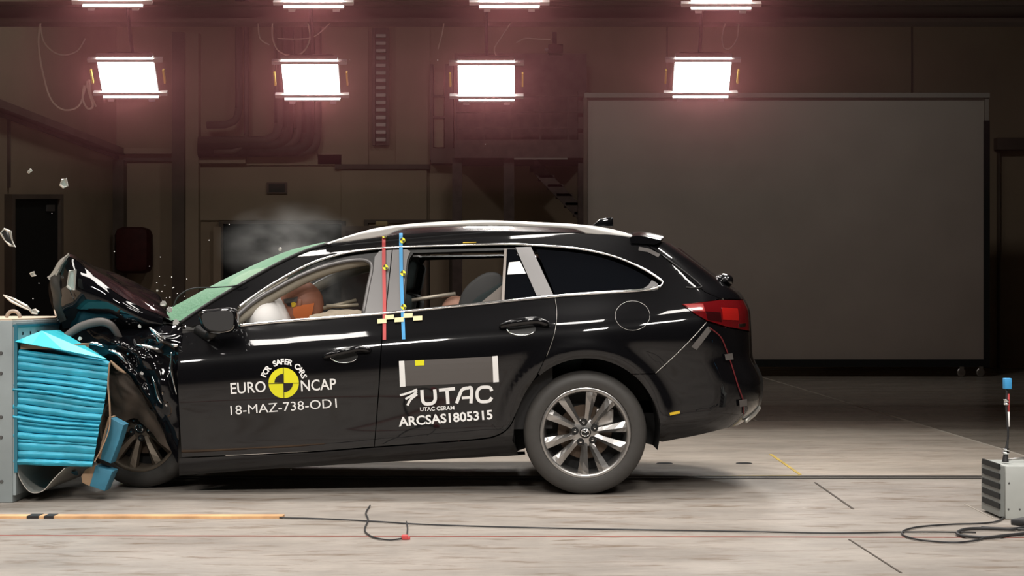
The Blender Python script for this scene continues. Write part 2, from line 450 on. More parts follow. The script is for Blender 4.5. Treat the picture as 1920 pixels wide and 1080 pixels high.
# shell
sbox('wall_back', wallm, XL-.3, XRW+.3, YB, YB+.3, 0, ZC)
sbox('wall_left', wallm, XL-.3, XL, YFRONT, YB, 0, ZC)
sbox('wall_right', wall_d, XRW, XRW+.3, YFRONT, YB, 0, ZC)
sbox('wall_front', M('dark_front_wall', (.14, .13, .12), .9), XL-.3, XRW+.3, YFRONT-.3, YFRONT, 0, ZC)
sbox('ceiling', ceilm, XL-.3, XRW+.3, YFRONT-.3, YB+.3, ZC, ZC+.3)
DB = YB+D0
def pbox(name, x0, y0, x1, y1, D, dep, mat, parent=None, bev=0):
    """box whose front face fills the photo rectangle when seen at distance D; dep = how deep it is"""
    a, b = WD(x0, y1, D), WD(x1, y0, D)
    if bev: me = bevel_box(name, a.x, b.x, a.y, a.y+dep, a.z, b.z, bev)
    else: me = fix(mesh(name, *box(a.x, b.x, a.y, a.y+dep, a.z, b.z)))
    o = link(name, me, mat, parent); return o
n_trim = [0]
def trim(x0, y0, x1, y1, dep, mat):
    n_trim[0] += 1; D = DB-dep+.002
    o = pbox('trim_%d' % n_trim[0], x0, y0, x1, y1, D, dep, mat); o['kind'] = 'structure'; return o
# pilasters, ledges and panels of the back wall
trim(205, 300, 232, 700, .25, wall_d)
trim(322, 60, 345, 700, .35, wall_d); trim(346, 60, 372, 700, .22, wall2)
trim(232, 278, 330, 288, .12, wall2); trim(232, 296, 330, 302, .08, wall_d)
trim(232, 306, 322, 700, .03, wall2)
trim(374, 312, 640, 413, .04, wall2); trim(640, 318, 800, 700, .06, wall2)
trim(628, 308, 806, 317, .10, wall_d)
trim(372, 284, 520, 292, .2, wall_d)
trim(372, 296, 460, 306, .15, wall2); trim(462, 290, 640, 310, .05, wall2)
trim(596, 50, 690, 308, .05, wall2); trim(742, 50, 806, 308, .05, wall2)
trim(806, 310, 850, 700, .08, wall2)
trim(1250, 40, 1252, 180, .03, wall_d); trim(1709, 40, 1712, 180, .03, wall_d)
trim(1870, 258, 1925, 280, .2, wall_d); trim(1872, 282, 1876, 700, .1, wall_d)
# door openings
def doorway(n, x0, y0, x1, y1, split=None):
    o = pbox('door_%d' % n, x0, y0, x1, 712, DB-.03, .05, black_open); o['kind'] = 'structure'
    for r in ((x0-8, y0-6, x1+8, y0), (x0-8, y0, x0, 712), (x1, y0, x1+8, 712)):
        pbox('door_frame', *r, DB-.1, .1, wall_d, o)
    return o
d1 = doorway(1, 418, 420, 640, 700); pbox('door_leaf_edge', 400, 425, 414, 712, DB-.12, .05, wall2, d1)
doorway(2, 690, 418, 842, 700)
# left wall: ledge, panel seams and dark door (real depth along the wall)
def lw(x, y):
    D = (XL*F)/(x-960); return Vector((XL, D-D0, HC-(y-YH)*D/F))
def lwbox(name, x0, y0, x1, y1, dep, mat, parent=None):
    a, b = lw(x0, y1), lw(x1, y0)
    c, d = lw(x0, y0), lw(x1, y1)
    v = [a, d, b, c]; V = [(XL+dep, p.y, p.z) for p in v]+[(XL-.05, p.y, p.z) for p in v]
    return link(name, fix(mesh(name, V, [(0,1,2,3), (7,6,5,4), (0,4,5,1), (1,5,6,2), (2,6,7,3), (3,7,4,0)])), mat, parent)
o = sbox('trim_40', wall_d, XL, XL+.14, YFRONT+.1, YB, 3.42, 3.52)
o = sbox('trim_41', wall_d, XL, XL+.04, YFRONT+.1, YB, 1.06+2.55*.9, 1.06+2.55*.9+.05)
o = lwbox('door_3', 14, 372, 100, 640, .06, black_open); o['kind'] = 'structure'
lwbox('door_frame', 8, 364, 106, 373, .10, wall_d, o); lwbox('door_frame', 100, 373, 106, 640, .10, wall_d, o); lwbox('door_frame', 8, 373, 14, 640, .10, wall_d, o)
lwbox('door_sign', 78, 384, 92, 396, .08, greyv, o)
o = lwbox('trim_42', 13, 215, 16, 352, .03, wall_d); o['kind'] = 'structure'

# ceiling beam with lamp bars
BD = 17.1
beam = empty('ceiling_beam', (0, BD-D0, 4), 'long dark steel beam crossing the hall under the ceiling', 'beam')
bz = [WD(0, y, BD).z for y in (46, 38, 14, 8)]
for z0, z1, dy in ((bz[0], bz[1], .3), (bz[1], bz[2], .05), (bz[2], bz[3], .3)):
    link('flange' if dy > .1 else 'web', mesh('flange', *box(XL, XRW, BD-D0-dy/2, BD-D0+dy/2, z0, z1)), ceilm, beam)

# bundle of ducts on the back wall
dm = M('duct_metal', (.085, .065, .052), .55, noise_amt=.15); dl = M('duct_light', (.14, .11, .085), .55)
du = empty('pipe_bundle', WD(560, 280, DB), 'bundle of vertical pipes bending left along the back wall', 'pipes')
for k, (x, yb, r, m_) in enumerate(((448, 232, 7, dl), (462, 282, 5, wall_d), (523, 262, 9, dl), (540, 270, 11, dm), (559, 272, 8, dl), (578, 280, 12, dm), (595, 284, 8, dl))):
    rr = r*DB/F; D = DB-.3+.02*k
    pts = [WD(x, -40, D), WD(x, yb-30, D)]+[tuple(p) for p in cr([WD(x, yb-30, D), WD(x-6, yb-8, D), WD(x-26, yb+2, D)], 4)]+[WD(372 if k > 1 else x-60, yb+3, D)]
    link('pipe', mesh('pipe', *tube(pts, rr, 10), smooth=True), m_, du)
# vertical cable ladder with pale clips
cl = empty('cable_ladder', WD(713, 272, DB), 'vertical cable ladder with pale rungs on the back wall', 'cable ladder')
pbox('side_rail', 698, 52, 703, 272, DB-.16, .12, wall_d, cl); pbox('side_rail', 724, 52, 729, 272, DB-.16, .12, wall_d, cl)
pbox('back_plate', 703, 52, 724, 272, DB-.08, .05, wall_d, cl)
rung_m = M('pale_rung', (.85, .75, .70), .5)
for k in range(15):
    y = 64+k*13.9
    for dx0, dx1 in ((704.5, 707), (708.5, 711), (712.5, 722)):
        pass
    pbox('rung', 705, y, 723, y+6, DB-.15, .05, rung_m, cl)
# conduit box right of the ladder
cb = empty('conduit_casing', WD(828, 300, DB), 'tall dark conduit casing beside the steel platform', 'casing')
pbox('casing', 806, 120, 812, 300, DB-.3, .28, wall_d, cb); pbox('cover', 814, 135, 832, 276, DB-.2, .18, wall2, cb); pbox('casing', 834, 120, 850, 300, DB-.3, .28, wall_d, cb)
pbox('joint_band', 812, 178, 836, 182, DB-.24, .05, wall_d, cb); pbox('joint_band', 812, 218, 836, 222, DB-.24, .05, wall_d, cb)
pbox('bottom_box', 808, 278, 852, 306, DB-.34, .3, wall_d, cb)
# steel platform with stairs
pf = empty('steel_platform', WD(975, 700, DB-1.5), 'dark steel mezzanine platform with columns and stair stringer on the back wall', 'platform')
dplat = M('platform_steel', (.12, .08, .07), .6, noise_amt=.2)
pbox('deck_fascia', 852, 262, 1100, 296, DB-1.6, 1.5, dplat, pf)
pbox('back_sheet', 852, 100, 1100, 262, DB-.5, .05, dplat, pf)
pbox('column', 848, 296, 866, 722, DB-1.5, .18, dplat, pf); pbox('column', 944, 296, 964, 722, DB-1.5, .2, dplat, pf); pbox('column', 1084, 170, 1097, 722, DB-1.5, .2, dplat, pf)
pbox('light_edge', 964, 296, 1064, 299, DB-1.62, .05, framel, pf)
pbox('wall_sheet', 866, 300, 944, 720, DB-.05, .04, wall2, pf); pbox('wall_sheet', 964, 300, 1084, 720, DB-.05, .04, wall2, pf)
for k in range(3): pbox('guard_rail', 852, 178+k*30, 1100, 181+k*30, DB-1.6, .05, dplat, pf)
for x in (852, 905, 958, 1011, 1064): pbox('baluster', x, 176, x+4, 262, DB-1.58, .05, dplat, pf)
for off in (0, .7):
    a0, a1 = WD(1000, 305, DB-1.3+off), WD(1100, 408, DB-1.3+off)
    v, f = [], []
    for p in (a0, a1):
        for dz in (.1, -.16):
            for dy in (0, .05): v.append((p.x, p.y+dy, p.z+dz))
    link('stair_stringer', fix(mesh('stair_stringer', v, [(0,1,3,2), (4,6,7,5), (0,4,5,1), (2,3,7,6), (0,2,6,4), (1,5,7,3)])), dplat, pf)
for k in range(6):
    t = (k+.5)/6; p = WD(1000+100*t, 305+103*t, DB-1.3)
    link('stair_tread', mesh('stair_tread', *box(p.x-.12, p.x+.12, p.y, p.y+.74, p.z-.02, p.z+.02)), dplat, pf)
# exit sign
sg = empty('wall_sign', WD(519, 362, DB), 'small unlit dark green sign plate on the back wall', 'sign')
pbox('sign_frame', 500, 342, 538, 363, DB-.07, .07, wall_d, sg); pbox('sign_face', 504, 345, 534, 360, DB-.075, .02, M('unlit_green', (.03, .05, .04), .5), sg)
# red hose cover on the wall
hm = M('dark_red_cover', (.07, .011, .010), .7, noise_amt=.2)
hc = tag(pbox('hose_reel_cover', 212, 425, 278, 512, DB-.6, .45, hm, None, .12), 'dark red rounded cover of a hose reel on the wall behind the bonnet', 'hose reel')
# yellow beacon on the far counter behind the roof
cn = empty('far_counter', WD(715, 720, DB-3), 'dark equipment cabinet behind the car with a small yellowish box on top', 'cabinet')
pbox('body', 640, 424, 800, 735, DB-3.5, .6, wall_d, cn); pbox('door', 648, 432, 716, 728, DB-3.52, .03, dplat, cn); pbox('door', 724, 432, 792, 728, DB-3.52, .03, dplat, cn)
bc = tag(pbox('small_box', 704, 415, 726, 424, DB-3.4, .2, M('tan_box', (.42, .32, .16), .6), None, .01), 'small tan box on the cabinet seen just above the roof rail', 'box')

# roll-up backdrop screen on castors
sc_ = empty('backdrop_screen', WD(1475, 705, 23.6), 'large grey photographic backdrop screen on a wheeled frame', 'screen')
DS = 23.6
pbox('fabric', 1100, 182, 1845, 674, DS, .02, screenm, sc_)
pbox('top_bar', 1096, 174, 1856, 183, DS-.05, .09, framel, sc_)
pbox('post', 1846, 226, 1856, 690, DS-.06, .08, black_open, sc_); pbox('post', 1847, 183, 1854, 226, DS-.03, .05, framel, sc_)
pbox('post', 1094, 183, 1101, 690, DS-.06, .08, wall_d, sc_)
pbox('bottom_bar', 1094, 674, 1856, 688, DS-.08, .12, black_open, sc_)
for x in (1110, 1802, 1838):
    c = WD(x, 697, DS-.05); r = .06
    v, f = lathe([(0, -.025), (r*.8, -.025), (r, -.015), (r, .015), (r*.8, .025), (0, .025)], 20)
    cw = link('castor', fix(mesh('castor', [(p[0]+c.x, p[1]+c.y, p[2]+r+.001) for p in v], f), 40), steel, sc_)
    link('fork', mesh('fork', *box(c.x-.03, c.x+.03, c.y-.04, c.y-.03, r, WD(x, 687, DS).z)), steel, cw)

# ------------------------------------------------------------------ flood lamps seen in the picture
lamp_emit = M('lamp_glow', (1, 1, 1), .5, emit=(1, .955, .90), es=44)
lamp_grey = M('lamp_bracket', (.6, .57, .56), .4, .3); lamp_body = M('lamp_housing', (.05, .045, .045), .5, .4)
lamp_tag = M('lamp_yoke_mark', (.75, .55, .12), .4)
def make_lamp():
    """local frame: face towards -Y, width along X"""
    w, h = .285, .245
    P = []
    me = mesh('housing', [(-w,.0,-h), (w,.0,-h), (w,.0,h), (-w,.0,h), (-w*.7,.22,-h*.6), (w*.7,.22,-h*.6), (w*.7,.22,h*.6), (-w*.7,.22,h*.6)],
              [(7,6,5,4), (0,4,5,1), (1,5,6,2), (2,6,7,3), (3,7,4,0), (3,2,1,0)]); P.append(('housing', fix(me), lamp_body))
    n = 9; v = []
    for i in range(n):
        for j in range(n):
            a, b = -1+2*j/(n-1), -1+2*i/(n-1); v.append((a*w*.97, -.012-.03*(1-a*a)*(1-b*b), b*h*.96))
    P.append(('diffuser', fix(mesh('diffuser', v, grid_faces(n, n))), lamp_emit))
    for sz in (-1, 1):
        P.append(('cross_bar', mesh('cross_bar', *box(-w-.085, w+.085, -.03, .02, sz*h*.78-.018, sz*h*.78+.018)), lamp_grey))
        P.append(('rim', mesh('rim', *box(-w*.98, w*.98, -.035, .02, sz*h-.012*(sz > 0), sz*h+.012*(sz < 0)+.006)), lamp_grey))
    for sx in (-1, 1):
        P.append(('yoke_arm', mesh('yoke_arm', *box(sx*(w+.075)-.008, sx*(w+.075)+.008, -.02, .02, -h*.3, h*.3)), lamp_tag))
        P.append(('foot', mesh('foot', *box(sx*w*.72-.03, sx*w*.72+.03, -.03, .03, -h-.03, -h)), lamp_grey))
    v, f = tube([(0, .2, 0), (0, .32, .1), (0, .45, .9)], .018, 8); P.append(('hanger', mesh('hanger', v, f), lamp_body))
    return P
lamp_parts = make_lamp()
names4 = ['leftmost', 'second from left', 'third from left', 'rightmost']
for row, (ys, D, tilt) in enumerate((((143, 147, 149, 143), 16.5, 38), ((-33, -31, -31, -28), 15.2, 38))):
    for i, x in enumerate((240, 583, 912, 1316) if row == 0 else (205, 585, 955, 1355)):
        p = WD(x, ys[i], D)
        lab = names4[i]+' white flood lamp of the '+('lower row, fully in view' if row == 0 else 'upper row, cut by the top edge')
        e = empty('flood_lamp', p, lab, 'lamp', 'flood lamps hung over the crash hall')
        e.rotation_euler = (math.radians(tilt), 0, 0)
        for nm, me, mt in lamp_parts:
            if not me.materials: me.materials.append(mt)
            c = bpy.data.objects.new(nm, me); COL.objects.link(c); c.parent = e
# hanging cables near the lamps
def cable(name, pts, r, mat, label, cat='cable', group=None, n=6, sub=8):
    o = link(name, mesh(name, *tube([Vector(p) for p in cr(pts, sub)], r, n), smooth=True), mat); return tag(o, label, cat, group)
DC = 17.02
def cpx(L, D=DC): return [tuple(WD(x, y if y > 60 or (x, y) in ((160,72),) else y-6, D)) for x, y in L]
cable('hanging_cable', cpx([(76,48), (72,80), (80,135), (95,185), (120,206), (148,198), (160,165), (168,150), (170,175), (180,200)]), .010, cable_p, 'pale cable in a long loop left of the leftmost lamp')
cable('hanging_cable', cpx([(76,55), (82,78), (100,97), (122,103), (145,95), (160,72)]), .008, cable_p, 'thin cable in a shallow loop above the leftmost lamp')
cable('hanging_cable', cpx([(158,160), (155,185), (164,203), (174,198), (166,170), (163,152)]), .012, cable_p, 'small coil of cable hanging beside the leftmost lamp')
cable('hanging_cable', cpx([(511,45), (511,70), (522,95), (545,104), (568,98), (581,72), (577,48)]), .008, cable_p, 'round cable loop above the second lamp from the left')
cable('hanging_cable', cpx([(484,48), (488,72), (505,84)]), .008, cable_p, 'short cable end hanging left of the second lamp')
cable('hanging_cable', cpx([(520,72), (560,73), (590,68), (620,48)]), .006, cable_p, 'thin straight cable sloping up right of the second lamp')
cable('hanging_cable', cpx([(833,45), (828,68), (821,92)]), .007, cable_p, 'short frayed cable hanging between the middle lamps')
cable('hanging_cable', cpx([(958,48), (940,70), (927,92), (935,110), (955,118)]), .007, cable_p, 'cable drooping over the third lamp')
cable('hanging_cable', cpx([(968,80), (985,72), (1010,73), (1032,74)]), .007, cable_p, 'thin cable running to the small camera')
cable('hanging_cable', cpx([(1360,48), (1354,70), (1358,90), (1370,90), (1382,72), (1385,50)]), .008, cable_p, 'narrow cable loop above the rightmost lamp')
sm = empty('ceiling_camera', WD(1040, 92, DC), 'small dark ceiling camera between the two right lamps', 'camera')
pbox('camera_body', 1028, 82, 1056, 100, DC, .14, lamp_body, sm, .01); pbox('bracket', 1036, 60, 1044, 82, DC+.05, .04, lamp_body, sm)
pbox('front_glass', 1022, 90, 1028, 95, DC+.02, .06, steel, sm)
# ------------------------------------------------------------------ the car
CAR = empty('car', (-.35, .92, 0), 'black estate car with its front end crushed into the blue barrier', 'car')
TH = []     # helpers for outlines in photo pixels
c_ = lambda L, n=5: [(float(a), float(b)) for a, b in cr(L, n)]
belt_f = [(447, 611), (520, 604), (620, 596), (718, 588)]
belt_r = [(718, 588), (800, 580), (920, 568), (1040, 556)]
belt_q = [(1040, 556), (1120, 550), (1200, 545), (1236, 539)]
win_top = [(428, 593), (445, 578), (480, 552), (520, 527), (560, 505), (600, 488), (650, 474), (700, 467), (760, 463), (860, 460), (960, 458), (1000, 460)]
q_top = [(1000, 460), (1060, 464), (1110, 471), (1160, 484), (1205, 504), (1234, 522), (1243, 531), (1236, 539)]
pillar_out = [(338, 606), (380, 577), (430, 546), (480, 517), (530, 490), (575, 470), (620, 456)]
roof_edge = [(620, 456), (720, 443), (810, 436), (900, 433), (1000, 434), (1100, 437), (1160, 442), (1198, 449)]
seam_h = [(1198, 449), (1228, 470), (1262, 497), (1295, 526), (1322, 548)]
ARC = (1100, 808, 136)
def arc(a0, a1, n=26, r=ARC[2]): return [(ARC[0]+r*math.cos(math.radians(a0+(a1-a0)*k/n)), ARC[1]-r*math.sin(math.radians(a0+(a1-a0)*k/n))) for k in range(n+1)]
rdoor_rear = [(1040, 556), (1043, 590), (1038, 628), (1024, 668), (1006, 706)]

# side frame: A-pillar, roof side, D-pillar and rear wing in one pressing
zt = lambda y, Y: HC-(y-YH)*(D0+Y)/F
ztop_lamp = zt(563, .3); zbot_lamp = zt(622, .3)
body = c_(pillar_out) + c_(roof_edge)[1:] + c_(seam_h)[1:] + [(1350, 560), (1328, 565), (1278, 571)] + [(1300, 588), (1324, 602)] + c_([(1324, 603), (1300, 630), (1262, 668), (1228, 700)]) \
     + arc(52, 130, 20)[0:] + c_(list(reversed(rdoor_rear)))[1:] + c_(belt_q)[1:] + c_(list(reversed(q_top)))[1:] + c_(list(reversed(win_top)))[1:] + [(400, 600), (360, 612)]
bs = panel('side_frame', body, paint, CAR, step=.026, gap=.001, label='glossy black roof side and rear wing')
# doors (skins below the belt)
fd = panel('front_door', [(336, 625)]+[(400, 616)]+c_(belt_f)+[(716, 640), (711, 720), (702, 838)]+c_([(702, 838), (600, 846), (480, 852), (340, 858)])[1:], paint, CAR, step=.026, gap=.003)
rd_out = c_(belt_r)+c_(rdoor_rear)[1:]+c_([(1006, 706), (985, 738), (968, 775), (955, 800), (935, 815), (900, 823), (800, 831), (702, 838)])[1:]+[(711, 720), (716, 640)]
rd = panel('rear_door', rd_out, paint, CAR, step=.026, gap=.003)
# sill
panel('sill', c_([(336, 859), (480, 853), (600, 847), (702, 839), (800, 832), (900, 824), (935, 816), (955, 801), (966, 780)])+arc(168, 199, 8)[0:]+[(985, 853), (940, 856), (700, 868), (500, 880), (336, 892)], paint, CAR, step=.026, gap=.002)
# rear bumper
bl = [RL(z) for z in np.linspace(zbot_lamp, .40, 18)]
panel('rear_bumper', c_([(1326, 604), (1302, 631), (1264, 669), (1230, 701)])+list(reversed(arc(-8, 51, 16)))[0:]+[(1241, 829), (1300, 818), (1350, 806), (1385, 797)]+list(reversed(bl))+[(1398, 621), (1360, 614)], paint, CAR, step=.02, gap=.002)
# tail lamp
tl = panel('tail_lamp', [(1278, 571), (1328, 565), (1350, 562)]+[RL(z) for z in np.linspace(ztop_lamp, zbot_lamp, 10)]+[(1360, 613), (1325, 602), (1300, 588)], redglass, CAR, step=.02, gap=.003, off=.004, label='red wraparound tail lamp')
for nm, pl, m_ in (('lens_reflector', [(1352, 577), (1382, 579), (1384, 601), (1354, 600)], redbright), ('lens_reflector', [(1281, 571), (1318, 570), (1322, 585), (1300, 583)], redbright),
                   ('smoked_lens', [(1322, 584), (1350, 586), (1352, 604), (1326, 600)], darkred)):
    panel(nm, pl, m_, tl, mirror=False, step=.02, gap=.001, off=.0062, thick=.004)
panel('lens_chrome', [(1384, 607), (1397, 606), (1396, 612), (1384, 614)], chrome, tl, mirror=False, step=.02, gap=.0005, off=.0065, thick=.003)
# tailgate side + glass wrap + rear face
hs = c_(seam_h)+[(1350, 560)]+[RL(z) for z in np.linspace(ztop_lamp+.004, 1.40, 16)]+[(1235, 452)]
panel('tailgate_side', hs, paint, CAR, step=.02, gap=.003)
def cap(name, z0, z1, mat, n=14, out=0., m=17):
    v = []
    for z in np.linspace(z0, z1, n):
        X0 = float(xr(z)-.035*rl(z)); Ye = float(Yf(X0, z))
        for k in range(m):
            u = k/(m-1); X = X0+out+(float(xr(z))+.035-X0)*(1-(2*u-1)**4); v.append((X, Ye+(1.84-2*Ye)*u, z))
    return link(name, fix(mesh(name, v, grid_faces(n, m)), 50), mat, CAR)
tg = cap('tailgate', .70, 1.15, paint); cap('rear_bumper_face', .40, .698, blackpl); cap('rear_window', 1.152, 1.375, glass_dark)
# spoiler and fin
prof = [(1193, 441), (1206, 438), (1222, 440), (1251, 446), (1252, 450), (1240, 455), (1196, 452)]
sp = []
for u in np.linspace(-1, 1, 33):
    Yv = .92+.68*u; sp.append([Vector((W(x, y, .26).x-.04*abs(u)**5, Yv, W(x, y, .26).z+.045*(1-abs(u)**3)-.012)) for x, y in prof+prof[:1]])
me = mesh('spoiler', [p for r in sp for p in r], grid_faces(33, len(prof)+1)+[tuple(range(len(prof))), tuple(32*(len(prof)+1)+k for k in reversed(range(len(prof))))]); fix(me, 35)
link('roof_spoiler', me, paint, CAR)
fin = prism('antenna_fin', [(1108, 424), (1125, 411), (1146, 407), (1149, 409), (1150, 424)], .90, .94, .006); link('antenna_fin', fin, paint, CAR)
# roof
E = [S(p) for p in c_(roof_edge+[(1235, 452)], 4)]; v = []; m = 21
for p in E:
    for k in range(m):
        u = 2*k/(m-1)-1; hw = .92-p.y-.0; crown = .016+.039*min(1, max(0, (p.x+1.02)/.35))
        v.append((p.x+(-.10*(1-u*u) if p.x < -.95 else 0), .92+u*hw, p.z+crown*(1-abs(u)**2.4)))
link('roof', fix(mesh('roof', v, grid_faces(len(E), m)), 60), paint, CAR)
# windscreen (milky, cracked)
rows = []
for x, y in c_([(327, 603), (380, 574), (430, 544), (480, 515), (530, 488), (575, 468), (620, 456)], 2):
    s = S((x, y)); s.y = max(s.y, .10)
    t = (x-327)/(620-327); bow = .27-.17*t**1.5
    rows.append([Vector((s.x-bow*(1-u*u)+.03*u*u, .92+u*(.92-s.y-.015), s.z+.005+.015*(1-u*u))) for u in np.linspace(-1, 1, 15)])
me = mesh('windscreen', [p for r in rows for p in r], grid_faces(len(rows), 15), True); fix(me, 60)
link('windscreen', me, glass_shield, CAR, label='shattered milky green windscreen')
strip('windscreen_trim', c_(pillar_out), .010, rubber, CAR, off=.002, mirror=True)
# chrome surrounds and seals
strip('upper_window_trim', c_([(447, 577)]+win_top[2:]+q_top[1:]), .0075, chrome, CAR, off=.002, mirror=True)
strip('belt_trim', c_(belt_f+belt_r[1:]+belt_q[1:]), .009, chrome, CAR, off=.003, mirror=True)
# rubber/black inner frame of the front window
def ring(name, path, r, mat, dy):
    me = mesh(name, *tube([S(p)+Vector((0, dy, 0)) for p in path], r, 8), smooth=True); o = link(name, me, mat, CAR); mirrored(o); return o
fwin = c_([(440, 606), (447, 590), (480, 562), (520, 539), (560, 518), (600, 502), (640, 491), (672, 487), (690, 490), (697, 503), (690, 540), (681, 588)])
ring('window_seal', fwin, .012, satin, .012)
panel('window_frame', c_([(440, 590), (480, 556), (520, 531), (560, 509), (600, 492), (650, 478), (700, 471), (712, 470)])+[(700, 505)]+c_([(700, 505), (694, 491), (672, 485), (640, 489), (600, 500), (560, 516), (520, 537), (480, 561), (447, 589)])[1:], blackpl, CAR, step=.03, off=-.012)
panel('b_pillar_trim', [(711, 469), (735, 467), (722, 589), (682, 590), (699, 505), (702, 480)], satin, CAR, step=.03, off=-.004, label='satin grey pillar trim of the front door')
panel('b_pillar_trim', [(736, 467), (762, 466), (770, 470), (764, 485), (753, 586), (723, 588)], satin, CAR, step=.03, off=-.004, label='satin grey pillar trim of the rear door')
panel('c_pillar_trim', [(966, 463), (996, 462), (1038, 553), (1006, 555)], satin, CAR, step=.03, off=-.001, label='satin grey trim at the rear edge of the rear door')
panel('window_frame', [(762, 466), (966, 462), (968, 467), (775, 473)]+c_([(775, 474), (768, 484), (765, 500)])[1:]+[(758, 582), (752, 586), (762, 480)], blackpl, CAR, step=.03, off=-.010)
panel('window_bar', [(945, 466), (951, 466), (946, 564), (940, 565)], framel, CAR, step=.03, off=.002, label='pale divider bar of the rear door window')
panel('quarter_light', [(951, 466), (966, 466), (1006, 555), (946, 561)], glass_dark, CAR, step=.03, off=-.006, label='small fixed dark pane in the rear door')
panel('pane_reflection', [(954.5, 491), (975, 489), (986, 512), (951, 514)], white, CAR, mirror=False, step=.03, off=-.004, gap=0, thick=.001, label='white lamp reflection painted on the small fixed pane')  # white panel paints a lamp's reflection onto the glass
panel('quarter_window', c_([(1005, 466), (1060, 470), (1108, 477), (1155, 490), (1198, 509), (1222, 524), (1232, 532)])+[(1226, 538)]+c_([(1200, 541), (1120, 546), (1041, 553)]), glass_dark, CAR, step=.026, off=-.005, label='tinted pointed rear quarter window')
panel('window_tip', c_([(1222, 524), (1234, 531), (1232, 537)])+[(1205, 541), (1215, 534)], satin, CAR, step=.03, off=-.003, label='grey tip of the quarter window')
panel('pillar_label', [(1198, 463), (1216, 466), (1238, 477), (1234, 483), (1214, 473), (1197, 470)], greyv, CAR, mirror=False, step=.02, off=.003, gap=0, thick=.001, label='faint grey perforated label')
strip('tailgate_glass_edge', c_([(1249, 484), (1262, 494), (1290, 515), (1312, 534), (1314, 539), (1300, 540), (1286, 539)]), .0045, M('faint_grey_edge', (.035, .035, .035), .6), CAR, off=.002, n=6, mirror=True)
# fuel flap, shut line and tape on the wing
fu = panel('fuel_flap', [(1186+32*math.cos(a), 592-27*math.sin(a)) for a in np.linspace(0, 2*math.pi, 33)[:-1]], paint, CAR, mirror=False, step=.02, off=.0022, gap=0, thick=.004, label='round fuel filler flap')
strip('flap_gap', [(1186+32.5*math.cos(a), 592-27.5*math.sin(a)) for a in np.linspace(0, 2*math.pi, 33)], .0014, steel, fu, off=.001, n=6)
strip('bumper_seam', c_([(1325, 604), (1301, 631), (1263, 669), (1229, 700)]), .0028, steel, CAR, off=.0005, n=6)
panel('wing_tape', [(1327, 612), (1335, 617), (1306, 656), (1296, 650)], greyv, CAR, mirror=False, step=.03, off=.003, gap=0, thick=.002, label='short strip of grey tape')
rw = strip('red_wire', c_([(1330, 615), (1350, 632), (1362, 660), (1372, 690), (1383, 725), (1392, 752), (1393, 775)]), .0038, M('dark_red_wire', (.14, .012, .016), .5), CAR, off=.006, n=6)
panel('wire_tape', [(1356, 664), (1370, 662), (1372, 674), (1358, 676)], greyv, CAR, mirror=False, step=.02, off=.013, gap=0, thick=.003); panel('wire_tape', [(1383, 750), (1397, 748), (1397, 760), (1384, 762)], greyv, CAR, mirror=False, step=.02, off=.013, gap=0, thick=.003)
panel('yellow_tape', [(1255, 774), (1274, 770), (1275, 775), (1256, 779)], yellow2, CAR, mirror=False, step=.03, off=.003, gap=0, thick=.002)
ex = mesh('tow_cover', *tube([W(1398, 790, .35), W(1412, 775, .45), W(1423, 764, .5)], [.012, .02, .014], 8), smooth=True); link('bumper_fragment', ex, alum, CAR)
# small door-shut highlight strip
strip('door_edge', c_([(1041, 560), (1044, 590), (1039, 628), (1025, 668)]), .002, steel, rd, off=0, n=5)

# handles
def handle(par, pts_c, half, r, tilt):
    cx, cy = pts_c
    a = [(cx-half, cy+tilt), (cx-half*.6, cy+tilt*.6-2), (cx, cy-4), (cx+half*.6, cy-tilt*.6-5), (cx+half, cy-tilt)]
    P = []
    for k, (x, y) in enumerate(cr(a, 4)):
        u = k/16; off = .012+.030*math.sin(math.pi*u)**.6; P.append(S((x, y), off))
    rr = [r*(.55+.45*math.sin(math.pi*k/16)) for k in range(17)]
    h = link('door_handle', mesh('door_handle', *tube(P, rr, 10), smooth=True), paint, par); 
    cup = panel('handle_cup', [(cx+(half*.62)*math.cos(g)-half*.12, cy+4+12*math.sin(g)) for g in np.linspace(0, 2*math.pi, 25)[:-1]], blackpl, par, mirror=False, step=.02, off=.0015, gap=0, thick=.002)
    strip('handle_cup_edge', [(cx-half*.12+half*.62*math.cos(g), cy+4+12*math.sin(g)) for g in np.linspace(.15*math.pi, .95*math.pi, 14)], .0028, chrome, par, off=.003, n=6)
    kb = S((cx+half*.9, cy-tilt-2), .012)
    v, f = lathe([(0, -.014), (.012, -.013), (.02, -.006), (.022, .012)], 16); link('lock_cap', fix(mesh('lock_cap', [(p[0]*1.25+kb.x, p[1]+kb.y, p[2]*.8+kb.z) for p in v], f), 50), paint, par)
handle(fd, (650, 664), 42, .019, 6)
handle(rd, (983, 613), 44, .024, 2)

# roof rails
rail_poly = c_([(608, 457), (640, 446), (680, 434), (720, 425), (800, 417), (900, 413), (1000, 416), (1090, 421), (1140, 428), (1175, 437), (1197, 447)], 4)+[(1190, 449), (1140, 442)]+c_([(1098, 438), (1082, 431), (1060, 428), (1000, 425), (900, 423), (800, 426), (760, 429), (742, 434), (728, 441)], 4)+[(700, 446), (650, 453)]
for lab, Y0, Y1 in (('near silver roof rail', .285, .33), ('far silver roof rail', 1.51, 1.555)):
    me = prism('roof_rail', rail_poly, .285, .33, .009, 50)
    if Y0 > 1:
        for vv in me.vertices: vv.co.y = 1.84-vv.co.y
        fix(me)
    link('roof_rail', me, railm, CAR, label=lab)
